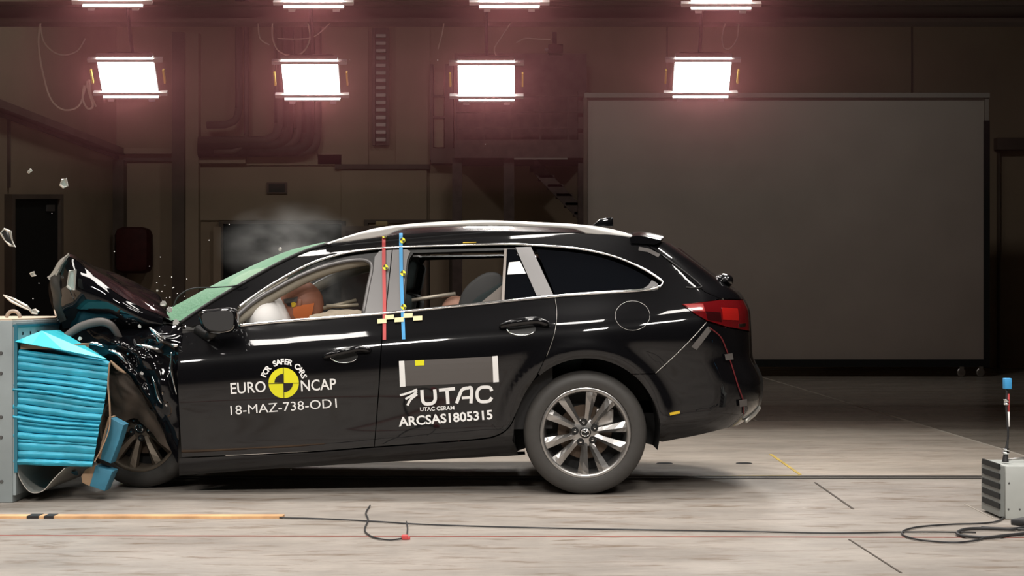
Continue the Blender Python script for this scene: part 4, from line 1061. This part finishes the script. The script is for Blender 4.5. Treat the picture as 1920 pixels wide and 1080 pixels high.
# ------------------------------------------------------------------ crash-test dummy at the wheel
def skin_body(name, nodes, edges, mat, sub=2):
    me = bpy.data.meshes.new(name); me.from_pydata([n[0] for n in nodes], edges, []); o = bpy.data.objects.new(name, me); COL.objects.link(o)
    md = o.modifiers.new('s', 'SKIN'); md.use_smooth_shade = True
    for i, n in enumerate(nodes):
        sv = me.skin_vertices[0].data[i]; sv.radius = n[1]; sv.use_root = (i == 0)
    s2 = o.modifiers.new('sub', 'SUBSURF'); s2.levels = sub; s2.render_levels = sub
    dg = bpy.context.evaluated_depsgraph_get(); dg.update()
    nm = bpy.data.meshes.new_from_object(o.evaluated_get(dg)); bpy.data.objects.remove(o)
    nm.polygons.foreach_set('use_smooth', [True]*len(nm.polygons)); return nm
hx = W(566, 566, .47)
DM = empty('crash_test_dummy', (-.80, .50, .56), 'orange-brown crash test dummy slumped forward into the white airbag', 'dummy')
pel = Vector((-.78, .50, .64)); chest = Vector((-1.0, .50, .84)); neck = Vector((hx.x+.07, .49, .93)); 
nodes = [(pel, (.15, .12)), (Vector((-.88, .5, .76)), (.15, .11)), (chest, (.16, .12)), (neck, (.06, .06)), (Vector((hx.x+.035, .47, .99)), (.055, .055)),
         (Vector((-1.0, .31, .86)), (.06, .06)), (Vector((-1.10, .27, .70)), (.045, .045)), (Vector((-1.28, .34, .74)), (.035, .035)), (Vector((-1.36, .36, .76)), (.04, .025)),
         (Vector((-1.0, .69, .86)), (.06, .06)), (Vector((-1.10, .73, .70)), (.045, .045)), (Vector((-1.28, .66, .74)), (.035, .035)), (Vector((-1.36, .64, .76)), (.04, .025)),
         (Vector((-.88, .40, .62)), (.085, .085)), (Vector((-1.20, .38, .66)), (.065, .065)), (Vector((-1.42, .38, .44)), (.05, .05)), (Vector((-1.52, .38, .40)), (.04, .03)),
         (Vector((-.88, .60, .62)), (.085, .085)), (Vector((-1.20, .62, .66)), (.065, .065)), (Vector((-1.42, .62, .44)), (.05, .05)), (Vector((-1.52, .62, .40)), (.04, .03))]
edges = [(0,1), (1,2), (2,3), (3,4), (2,5), (5,6), (6,7), (7,8), (2,9), (9,10), (10,11), (11,12), (0,13), (13,14), (14,15), (15,16), (0,17), (17,18), (18,19), (19,20)]
link('body', skin_body('body', nodes, edges, suit), suit, DM)
def head_mesh(name, c, s, tilt):
    v = []; nu, nv = 32, 22
    for i in range(nv+1):
        ph = -math.pi/2+math.pi*i/nv
        for k in range(nu):
            th = 2*math.pi*k/nu
            x = math.cos(ph)*math.cos(th); y = math.cos(ph)*math.sin(th); z = math.sin(ph)
            fx = -x                                       # +fx is the face direction (-X)
            X, Yq, Z = .112*x, .078*y, .125*z
            if z < 0: X *= 1+.10*z if fx < 0 else 1-.05*z; Yq *= 1+.25*z
            if fx > .2:                                   # brow, nose, chin
                X -= .022*math.exp(-((z+.05)/.16)**2-(y/.22)**2)*fx
                X += .012*math.exp(-((z-.15)/.10)**2-((abs(y)-.35)/.2)**2)
                X -= .010*math.exp(-((z-.32)/.12)**2)*fx
                X -= .016*math.exp(-((z+.72)/.14)**2-(y/.4)**2)
                X += .010*math.exp(-((z+.42)/.06)**2-(y/.4)**2)
            q = Vector((X, Yq, Z)); q.rotate(Matrix.Rotation(tilt, 3, 'Y')); v.append(c+q*s)
    f = [(i*nu+k, i*nu+(k+1)%nu, (i+1)*nu+(k+1)%nu, (i+1)*nu+k) for i in range(nv) for k in range(nu)]
    return fix(mesh(name, v, f), 60)
hc0 = W(567, 571, .45)
hd_ = link('head', head_mesh('head', hc0, 1.12, math.radians(-24)), skin, DM, label='orange-brown dummy head in profile')
def on_head(x, y, off=.002):
    """photo pixel -> point on the near side of the head ellipsoid"""
    p = W(x, y, .37); q = (p-hc0); q.rotate(Matrix.Rotation(math.radians(24), 3, 'Y')); r = 1-(q.x/.125)**2-(q.z/.14)**2
    return Vector((p.x, hc0.y-.0874*math.sqrt(max(r, .02))*(1 if q.z > 0 else max(.6, 1+1.6*q.z))-off-.004, p.z))
def hpatch(name, P, mat, off=.003, label=None):
    c = (sum(p[0] for p in P)/len(P), sum(p[1] for p in P)/len(P)); V = []; rings = 4
    Q = []
    for i in range(len(P)):
        a, b = np.array(P[i], float), np.array(P[(i+1)%len(P)], float)
        Q += [tuple(a+(b-a)*k/4) for k in range(4)]
    for r in range(rings+1):
        for p in Q: V.append(on_head(c[0]+(p[0]-c[0])*r/rings, c[1]+(p[1]-c[1])*r/rings, off))
    n = len(Q); Fc = [(r*n+k, r*n+(k+1)%n, (r+1)*n+(k+1)%n, (r+1)*n+k) for r in range(rings) for k in range(n)]
    link(name, fix(mesh(name, V, Fc), 60), mat, hd_, label=label)
hpatch('painted_jaw', [(550, 577), (566, 572), (580, 570), (589, 568), (586, 584), (580, 600), (556, 602), (549, 590)], orange, .003, 'bright orange painted jaw')
hpatch('grey_tape', [(530, 561), (545, 559), (559, 556), (557, 566), (544, 568), (533, 569)], greyv, .004)
hpatch('yellow_dot', [(546, 568), (552, 566), (556, 569), (554, 575), (548, 576)], yellow2, .006)
hpatch('black_dot', [(536, 569), (545, 568), (546, 575), (540, 574)], blackv, .006)
ear = W(562, 568, .36)
link('ear', pillow('ear', Vector((ear.x, hc0.y-.085, ear.z)), .014, .012, .022), skin, hd_)
# child seat and child dummy in the back
CS = empty('child_restraint', (-.05, .50, .56), 'dark grey child restraint shell showing in the rear door window', 'child seat')
link('shell', prism('shell', c_([(856, 590), (862, 560), (872, 540), (890, 523), (912, 511), (934, 512), (946, 528), (950, 560), (950, 590)], 3), .30, .70, .02, 50), seatg, CS)
link('side_wing', prism('side_wing', c_([(880, 572), (896, 556), (920, 542), (944, 528), (950, 545), (930, 562), (905, 574)], 3), .265, .302, .008, 50), seatm, CS)
link('seat_base', bevel_box('seat_base', -.35, .05, .30, .72, .56, .72, .05), seatm, CS)
CD = empty('child_dummy', (-.22, .50, .72), 'child crash dummy with only the top of its pinkish head showing', 'dummy')
cdh = W(856, 588, .42)
nodes = [(Vector((-.15, .5, .78)), (.10, .08)), (Vector((-.17, .5, .92)), (.10, .08)), (Vector((cdh.x+.02, .48, cdh.z-.09)), (.04, .04)),
         (Vector((-.2, .38, .88)), (.04, .04)), (Vector((-.34, .37, .80)), (.03, .03)), (Vector((-.2, .62, .88)), (.04, .04)), (Vector((-.34, .63, .80)), (.03, .03)),
         (Vector((-.38, .44, .79)), (.05, .05)), (Vector((-.50, .44, .66)), (.04, .04)), (Vector((-.38, .56, .79)), (.05, .05)), (Vector((-.50, .56, .66)), (.04, .04))]
link('body', skin_body('body', nodes, [(0,1), (1,2), (1,3), (3,4), (1,5), (5,6), (0,7), (7,8), (0,9), (9,10)], suit), suit, CD)
link('head', head_mesh('head', cdh, .82, math.radians(-10)), M('pale_dummy_skin', (.52, .28, .20), .5), CD)
# ------------------------------------------------------------------ deformable barrier
YBAR = -.32
BX = W(28, 0, YBAR).x
BA = empty('barrier_block', (BX-.6, .6, 0), 'grey painted steel barrier block at the left edge carrying the blue honeycomb', 'barrier')
ztop = W(0, 601, YBAR).z
bb = link('block', bevel_box('block', BX-1.8, BX-.012, YBAR, 1.55, .0, ztop, .006), greyplate, BA)
fp = link('face_plate', mesh('face_plate', *box(BX-.012, BX+.004, YBAR+.004, 1.5, .04, ztop-.012)), greyplate, BA)
for z0, z1 in ((ztop-.012, ztop-.002), ):
    link('plate_rim', mesh('plate_rim', *box(BX-.012, BX+.010, YBAR+.002, .95, z0-.02, z1-.02)), blue_edge, fp)
link('plate_rim', mesh('plate_rim', *box(BX-.005, BX+.012, YBAR-.001, YBAR+.012, .16, ztop-.02)), blue_edge, fp)
link('top_sheet', mesh('top_sheet', *box(BX-1.7, BX-.02, YBAR+.01, 1.5, ztop-.001, ztop+.008)), M('pale_top_sheet', (.62, .48, .36), .6), BA)
boltm = M('bolt_dark', (.12, .12, .12), .5, .5)
for x, y in ((2, 662), (2, 700), (2, 782), (2, 820), (3, 903), (-30, 662), (-30, 782), (-30, 903)):
    p = W(x, y, YBAR); v, f = lathe([(0, -.006), (.008, -.006), (.010, 0)], 10)
    link('bolt', mesh('bolt', [(q[0]+p.x, q[1]+p.y, q[2]+p.z) for q in v], f), boltm, BA)
for k in range(7):
    v, f = lathe([(0, -.006), (.008, -.006), (.010, 0)], 10); link('bolt', mesh('bolt', [(-q[1]+BX+.004, YBAR+.12+k*.14, q[2]+ztop-.07) for q in v], f), boltm, fp)
c = W(25, 601, .0)
link('lifting_eye', mesh('lifting_eye', *tube([(c.x+.036*math.cos(a), 0.0, ztop+.012+.036*math.sin(a)) for a in np.linspace(0, math.pi, 15)], .010, 8), smooth=True), M('eye_steel', (.40, .33, .27), .5, .3), BA)
# crushed honeycomb: one folded layer per part
HB = empty('honeycomb_block', (BX+.25, .15, .18), 'crushed bright blue aluminium honeycomb block of folded layers', 'barrier core')
NL = 19; rnd = random.Random(11); cuts = [0]
for k in range(NL): cuts.append(cuts[-1]+.6+.9*rnd.random())
cuts = [c/cuts[-1] for c in cuts]
def edge_pt(t, u):
    """t: 0 top .. 1 bottom, u: 0 left .. 1 right; photo pixels of the near face"""
    xl = np.interp(t, [0, .12, .35, 1], [34, 31, 24, 25]); xrr = np.interp(t, [0, .1, .3, .6, .85, 1], [204, 203, 198, 186, 177, 172])
    yl = np.interp(t, [0, 1], [655, 872]); yr = np.interp(t, [0, .5, 1], [678, 782, 876])
    return xl+(xrr-xl)*u, yl+(yr-yl)*u+3*math.sin(5*u+9*t)*(t*(1-t)*2)
for k in range(NL):
    nu = 16; V = []; bulge = .006+.010*rnd.random(); ph = rnd.random()*6; out = .012*(rnd.random()-.5)
    dirs = [(.10, 0.), (.5, 1), (.90, 0.)]
    secs = []
    for j in range(nu+1):
        u = j/nu; col = []
        for tt, bl in ((.03, .15), (.25, .8), (.5, 1), (.75, .75), (.97, .1)):
            t = cuts[k]+(cuts[k+1]-cuts[k])*tt; x, y = edge_pt(t, u)
            wob = .006*noise.noise(Vector((u*5, k*3.7, ph)))+.004*noise.noise(Vector((u*13, k*5.1, tt*2)))
            p = W(x, y, YBAR); col.append(Vector((p.x, YBAR-bulge*bl-out+wob+.015, p.z+.4*wob)))
        back = [Vector((q.x-.33*u, YBAR+1.0, q.z)) for q in (col[-1], col[0])]
        secs.append(col+back)
    n = 7; V = [p for s in secs for p in s]
    Fc = [(i*n+j, i*n+(j+1)%n, (i+1)*n+(j+1)%n, (i+1)*n+j) for i in range(nu) for j in range(n)]
    Fc += [tuple(range(n)), tuple(nu*n+j for j in reversed(range(n)))]
    link('honeycomb_layer', fix(mesh('honeycomb_layer', V, Fc), 40), honey, HB)
# torn top sheet folded up into a bright wedge
Y0 = YBAR
P = {'a': W(28, 640, Y0-.01), 'b': W(78, 620, Y0+.06), 'c': W(200, 673, Y0-.01), 'd': W(118, 656, Y0-.03), 'e': W(60, 646, Y0-.03), 'f': W(112, 619, Y0+.45), 'g': W(30, 640, Y0+.5)}
me = mesh('top_flap', [P[k] for k in 'abcdefg'], [(0,1,4), (1,3,4), (1,2,3), (1,5,2), (0,6,5,1)]); fix(me)
bm = bmesh.new(); bm.from_mesh(me); bmesh.ops.solidify(bm, geom=bm.faces[:], thickness=.003); bm.to_mesh(me); bm.free()
link('top_flap', me, honey_b, HB, label='bright cyan torn sheet folded up on top')
link('gap_core', mesh('core_top', *box(BX+.02, W(140, 0, YBAR).x, YBAR+.03, YBAR+.30, W(0, 655, YBAR).z, W(0, 646, YBAR).z)), woodm, HB).name = 'brown_core'  # brown core filling the gap under the torn sheet
# backing sheet bowing out on the impact side
rows = [[W(204+dx, y, YBAR+dy) for y, dx in ((680, 0), (720, -3), (760, 0), (800, 0), (835, -12), (866, -28))] for dy in (.0, .04, .09)]
rows = [[Vector((p.x, p.y, p.z)) for p in r] for r in rows]
for r in rows:
    for q, p in zip(rows[0], r): p.x, p.z = q.x-(p.y-YBAR)*.2, q.z
link('backing_sheet', sheet_mesh('backing_sheet', rows, 4, 4, 0, 1, 0, .006, 50), woodm, HB, label='bowed brown backing sheet')
# hanging aluminium sheet below
rows = []
for dy in (0, .25, .5, .8):
    rows.append([Vector((W(x, y, YBAR+.02).x, YBAR+.02+dy, W(x, y, YBAR+.02).z)) for x, y in ((30, 874), (36, 896), (50, 918), (64, 925), (82, 920), (100, 900), (122, 878))])
link('drooping_sheet', sheet_mesh('drooping_sheet', rows, 4, 3, 0, 1, 0, .004, 50), alum, HB, label='thin pale sheet drooping in a loop under the block')
# detached bumper elements
def chunk(name, poly, Y0, Y1, mat, face, fmat, label):
    o = link(name, prism(name, poly, Y0, Y1, .004), mat); tag(o, label, 'barrier piece', None); return o
cA = empty('bumper_element', W(200, 860, -.25), 'long dull blue bumper element hanging behind the brown sheet', 'barrier piece')
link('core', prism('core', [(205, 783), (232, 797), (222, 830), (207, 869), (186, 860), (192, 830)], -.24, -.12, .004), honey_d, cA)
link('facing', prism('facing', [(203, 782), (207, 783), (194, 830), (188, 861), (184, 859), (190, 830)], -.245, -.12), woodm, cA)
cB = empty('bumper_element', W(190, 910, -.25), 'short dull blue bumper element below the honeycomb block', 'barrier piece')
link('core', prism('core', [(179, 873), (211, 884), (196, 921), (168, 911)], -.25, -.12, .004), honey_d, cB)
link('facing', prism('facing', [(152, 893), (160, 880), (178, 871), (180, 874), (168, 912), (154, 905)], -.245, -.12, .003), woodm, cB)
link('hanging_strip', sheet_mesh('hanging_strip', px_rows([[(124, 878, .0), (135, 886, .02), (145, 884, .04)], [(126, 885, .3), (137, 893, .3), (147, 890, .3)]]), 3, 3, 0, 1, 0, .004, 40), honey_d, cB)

# ------------------------------------------------------------------ instrument box at the right with whip aerial
bY = ground(1875, 974).y
IB = empty('instrument_box', (W(1900, 0, bY).x, bY+.2, 0), 'grey metal instrument box with louvred end at the right edge', 'equipment box')
a = W(1886, 972, bY); b = W(1990, 874, bY)
link('case', bevel_box('case', a.x, b.x, bY, bY+.34, .0, b.z-.0, .005), M('box_grey', (.45, .47, .45), .45, noise_amt=.05), IB)
cz = b.z
aL = W(1874, 0, bY+.02).x
endm = M('box_end_grey', (.20, .21, .20), .5)
link('end_panel', mesh('end_panel', *box(aL, a.x-.001, bY+.02, bY+.33, .012, cz-.004)), endm, IB)
for k in range(5): link('louvre', mesh('louvre', *box(aL-.006, aL+.004, bY+.014, bY+.3, .05+k*.048, .05+k*.048+.026)), black_open, IB)
link('lid_bar', mesh('lid_bar', *tube([W(1889, 862, bY+.2), W(1905, 860, bY+.2), W(1940, 858, bY+.2)], .006, 8), smooth=True), steel, IB)
for x, y in ((1892, 906), (1891, 955), (1912, 955)):
    p = W(x, y, bY); v, f = lathe([(0, -.003), (.004, -.003), (.005, 0)], 8); link('screw', mesh('screw', [(q[0]+p.x, q[1]+p.y, q[2]+p.z) for q in v], f), boltm, IB)
p = W(1886, 0, bY+.15).x
AE = empty('whip_aerial', (p, bY+.13, cz), 'slim flexible aerial with a blue tip standing on the grey box', 'aerial')
ay = bY+.13
def apt(x, y): return W(x, y, ay)
link('stem', mesh('stem', *tube([apt(x, y) for x, y in cr([(1885, 866), (1886, 850), (1890, 820), (1889, 790), (1887, 765), (1888, 730)], 5)], [.018-.0125*min(1, k/9) for k in range(26)], 8), smooth=True), cable_m, AE)
for y in (849, 843, 757, 751): link('metal_collar', mesh('metal_collar', *tube([apt(1885.5 if y > 800 else 1887, y+2), apt(1885.5 if y > 800 else 1887, y-2)], .018 if y > 800 else .013, 12), smooth=True), chrome, AE)
link('red_sleeve', mesh('red_sleeve', *tube([apt(1891, 772), apt(1891, 738)], .006, 8), smooth=True), redtape, AE); link('white_sleeve', mesh('white_sleeve', *tube([apt(1891.5, 800), apt(1891, 772)], .006, 8), smooth=True), white, AE)
t0, t1 = apt(1882, 729), apt(1895, 709)
link('blue_tip', bevel_box('blue_tip', t0.x, t1.x, ay-.02, ay+.02, t0.z, t1.z, .003), bluetape, AE)

# cables on the floor
def gcable(L, r, mat, label, sub=6):
    P = []
    for x, y in cr(L, sub):
        g = ground(x, y+2); P.append((g.x, g.y, r+.0025))
    o = link('floor_cable', mesh('floor_cable', *tube(P, r, 6), smooth=True), mat); return tag(o, label, 'cable')
gcable([(524, 971), (600, 973), (700, 978), (800, 984), (960, 989), (1150, 993), (1400, 997), (1560, 1000), (1690, 998), (1760, 998), (1830, 999)], .004, cable_m, 'long thin black cable running straight across the floor')
gcable([(1886, 968), (1870, 978), (1840, 982), (1780, 984), (1720, 989), (1693, 997), (1697, 1006), (1730, 1014), (1790, 1018), (1830, 1014), (1850, 1008)], .0045, cable_m, 'thin cable looping from the grey box to the front')
gcable([(1925, 990), (1900, 994), (1860, 993), (1815, 994), (1795, 1001), (1806, 1007), (1850, 1010), (1890, 1006), (1930, 1002)], .008, cable_m, 'thick black cable coil at the right edge')
gcable([(1840, 990), (1870, 992), (1900, 993), (1925, 995)], .006, cable_m, 'short black cable beside the coil')
pg = ground(1908, 990); tag(link('cable_plug', mesh('cable_plug', *tube([(pg.x-.03, pg.y, .028), (pg.x+.04, pg.y-.01, .03), (pg.x+.14, pg.y-.02, .03)], [.014, .026, .028], 10), smooth=True), cable_m), 'black cable plug with a pale collar at the right edge', 'plug')
gcable([(694, 948), (686, 962), (690, 975), (684, 995), (700, 1008), (730, 1013), (756, 1010)], .004, cable_m, 'thin wire curling down to the red clip')
gcable([(762, 978), (764, 990), (763, 1004)], .003, cable_m, 'short straight wire ending at the red clip')
pg = ground(760, 1012); rc = empty('red_clip', (pg.x, pg.y, 0), 'small red clip lying on the floor in front of the car', 'clip')
link('jaw', bevel_box('jaw', pg.x-.018, pg.x+.012, pg.y-.012, pg.y+.012, .0, .022, .005), redtape, rc); link('jaw', bevel_box('jaw', pg.x+.006, pg.x+.022, pg.y-.008, pg.y+.010, .0, .014, .004), redtape, rc)
# floor fittings: two dark drain caps behind the car
for x, y, lb in ((1246, 869, 'small round dark floor drain close behind the rear wheel'), (1395, 869, 'small round dark floor drain further right behind the car')):
    g = ground(x, y); v, f = lathe([(0, 0), (.05, 0), (.055, -.002)], 20)
    tag(link('floor_drain', mesh('floor_drain', [(q[0]+g.x, q[2]*.9+g.y, .004+q[1]) for q in v], f), dark), lb, 'drain')

# ------------------------------------------------------------------ flying debris
glassf = M('clear_fragment', (.75, .85, .80), .08, 0, 1, .6, .55)
darkf = M('dark_fragment', (.03, .03, .03), .2, 0, 1)
def frag(poly, Yv, mat, label, th=.012, rimmat=None):
    c = (sum(p[0] for p in poly)/len(poly), sum(p[1] for p in poly)/len(poly))
    e = empty('flying_fragment', W(c[0], c[1], Yv), label, 'fragment', 'fragments thrown up by the crash')
    link('shard', prism('shard', poly, Yv, Yv+th, .002), mat, e)
    P = [W(x, y, Yv-.001) for x, y in poly+poly[:1]]; link('bright_edge', mesh('bright_edge', *tube(P, [.0035+.0025*((i*7) % 3) for i in range(len(P))], 6)), alum, e)
frag([(113, 346), (117, 337), (123, 335), (127, 349), (119, 352)], .4, glassf, 'small square clear fragment highest in the air at left')
frag([(1, 437), (8, 429), (19, 434), (23, 452), (28, 463), (20, 460), (10, 452)], .3, darkf, 'dark fragment in the air at the left edge')
frag([(126, 536), (131, 508), (141, 506), (140, 544), (132, 542)], .05, glassf, 'upright glass fragment in front of the bonnet')
frag([(6, 553), (25, 560), (50, 574), (62, 584), (45, 577), (22, 565)], .1, darkf, 'long thin sliver in the air above the barrier')
frag([(57, 512), (64, 510), (66, 516), (60, 518)], .2, alum, 'tiny bright chip left of the bonnet')
frag([(58, 582), (66, 580), (72, 585), (70, 589), (60, 587)], .1, alum, 'small pale chip just above the barrier top')
frag([(52, 322), (58, 317), (59, 319), (54, 325)], .4, alum, 'tiny grey sliver beside the square fragment')
rd_ = random.Random(3); dots = []
dm_ = [(295, 530), (303, 548), (310, 536), (322, 540), (318, 556), (332, 552), (300, 520), (321, 518), (326, 538), (310, 560), (428, 421), (392, 451), (214, 470), (96, 398), (240, 565), (345, 557), (402, 551), (290, 571), (270, 560), (165, 635), (100, 640), (430, 840), (480, 855), (505, 850), (490, 842), (545, 880), (60, 560), (74, 532), (350, 525), (912, 270), (820, 113), (655, 111), (300, 480), (280, 500), (205, 912), (100, 926), (240, 800)]
for x, y in dm_:
    p = W(x+rd_.uniform(-2, 2), y+rd_.uniform(-2, 2), rd_.uniform(-.1, .5)); s = rd_.uniform(.0022, .0045)
    dots.append(([(p.x-s, p.y, p.z), (p.x, p.y-s, p.z-s*.6), (p.x+s, p.y, p.z), (p.x, p.y+s, p.z-s*.6), (p.x, p.y, p.z+s)], [(0,1,4), (1,2,4), (2,3,4), (3,0,4), (3,2,1,0)]))
o = link('glass_dust', mesh('glass_dust', *join(dots)), M('bright_dust', (.85, .83, .8), .4), kind='stuff'); tag(o, 'tiny bright specks of glass dust flying round the car front', 'dust')

# ------------------------------------------------------------------ airbag smoke (real volumes)
def smoke(name, c, r, dens, scale, label, seed, col=(.85, .84, .82)):
    m = bpy.data.materials.new('smoke'); m.use_nodes = True; nt = m.node_tree; nt.nodes.clear()
    out = nt.nodes.new('ShaderNodeOutputMaterial'); pv = nt.nodes.new('ShaderNodeVolumePrincipled'); nt.links.new(pv.outputs[0], out.inputs['Volume'])
    pv.inputs['Color'].default_value = (*col, 1); pv.inputs['Anisotropy'].default_value = .2
    tc = nt.nodes.new('ShaderNodeTexCoord'); n = nt.nodes.new('ShaderNodeTexNoise'); n.inputs['Scale'].default_value = scale; n.inputs['Detail'].default_value = 3
    ad = nt.nodes.new('ShaderNodeVectorMath'); ad.inputs[1].default_value = (seed, seed, 0); nt.links.new(tc.outputs['Object'], ad.inputs[0]); nt.links.new(ad.outputs[0], n.inputs['Vector'])
    gr = nt.nodes.new('ShaderNodeTexGradient'); gr.gradient_type = 'SPHERICAL'; nt.links.new(tc.outputs['Object'], gr.inputs[0])
    r1 = nt.nodes.new('ShaderNodeMapRange'); r1.inputs[1].default_value = .38; r1.inputs[2].default_value = .68; nt.links.new(n.outputs['Fac'], r1.inputs[0])
    mu = nt.nodes.new('ShaderNodeMath'); mu.operation = 'MULTIPLY'; nt.links.new(r1.outputs[0], mu.inputs[0]); nt.links.new(gr.outputs['Fac'], mu.inputs[1])
    m2 = nt.nodes.new('ShaderNodeMath'); m2.operation = 'MULTIPLY'; m2.inputs[1].default_value = dens; nt.links.new(mu.outputs[0], m2.inputs[0]); nt.links.new(m2.outputs[0], pv.inputs['Density'])
    me = pillow(name, Vector((0, 0, 0)), 1, 1, 1, 0, 2.0); o = link(name, me, m); o.location = c; o.scale = r; o['kind'] = 'stuff'
    return tag(o, label, 'smoke')
smoke('smoke', W(545, 462, .9), (.46, .55, .28), 1.1, 2.6, 'grey smoke drifting up over the windscreen', 1.3)
smoke('smoke', W(640, 530, .9), (.26, .45, .24), 6, 2.2, 'grey smoke hanging in the cabin behind the dummy', 5.1)

# thin reddish volume standing in for lens glow round the flood lamps, thinning downwards
hz = empty('lens_glow_haze', (0, 16.4-D0, 2.1), 'thin reddish volume imitating lens glow round the flood lamps', 'haze'); hz['kind'] = 'stuff'
for z0, z1, dn in ((3.1, 7.0, .046), (2.85, 3.1, .035), (2.6, 2.85, .025), (2.35, 2.6, .015), (2.1, 2.35, .007)):
    m = bpy.data.materials.new('lens_glow_haze'); m.use_nodes = True; nt = m.node_tree; nt.nodes.clear()
    out = nt.nodes.new('ShaderNodeOutputMaterial'); vs = nt.nodes.new('ShaderNodeVolumeScatter'); nt.links.new(vs.outputs[0], out.inputs['Volume'])
    vs.inputs['Color'].default_value = (1, .34, .37, 1); vs.inputs['Density'].default_value = dn; vs.inputs['Anisotropy'].default_value = .3
    link('glow_layer', mesh('glow_layer', *box(-6.1, 5.2, 14.6-D0, 18.2-D0, z0+.0005, z1-.0005)), m, hz, kind='stuff')
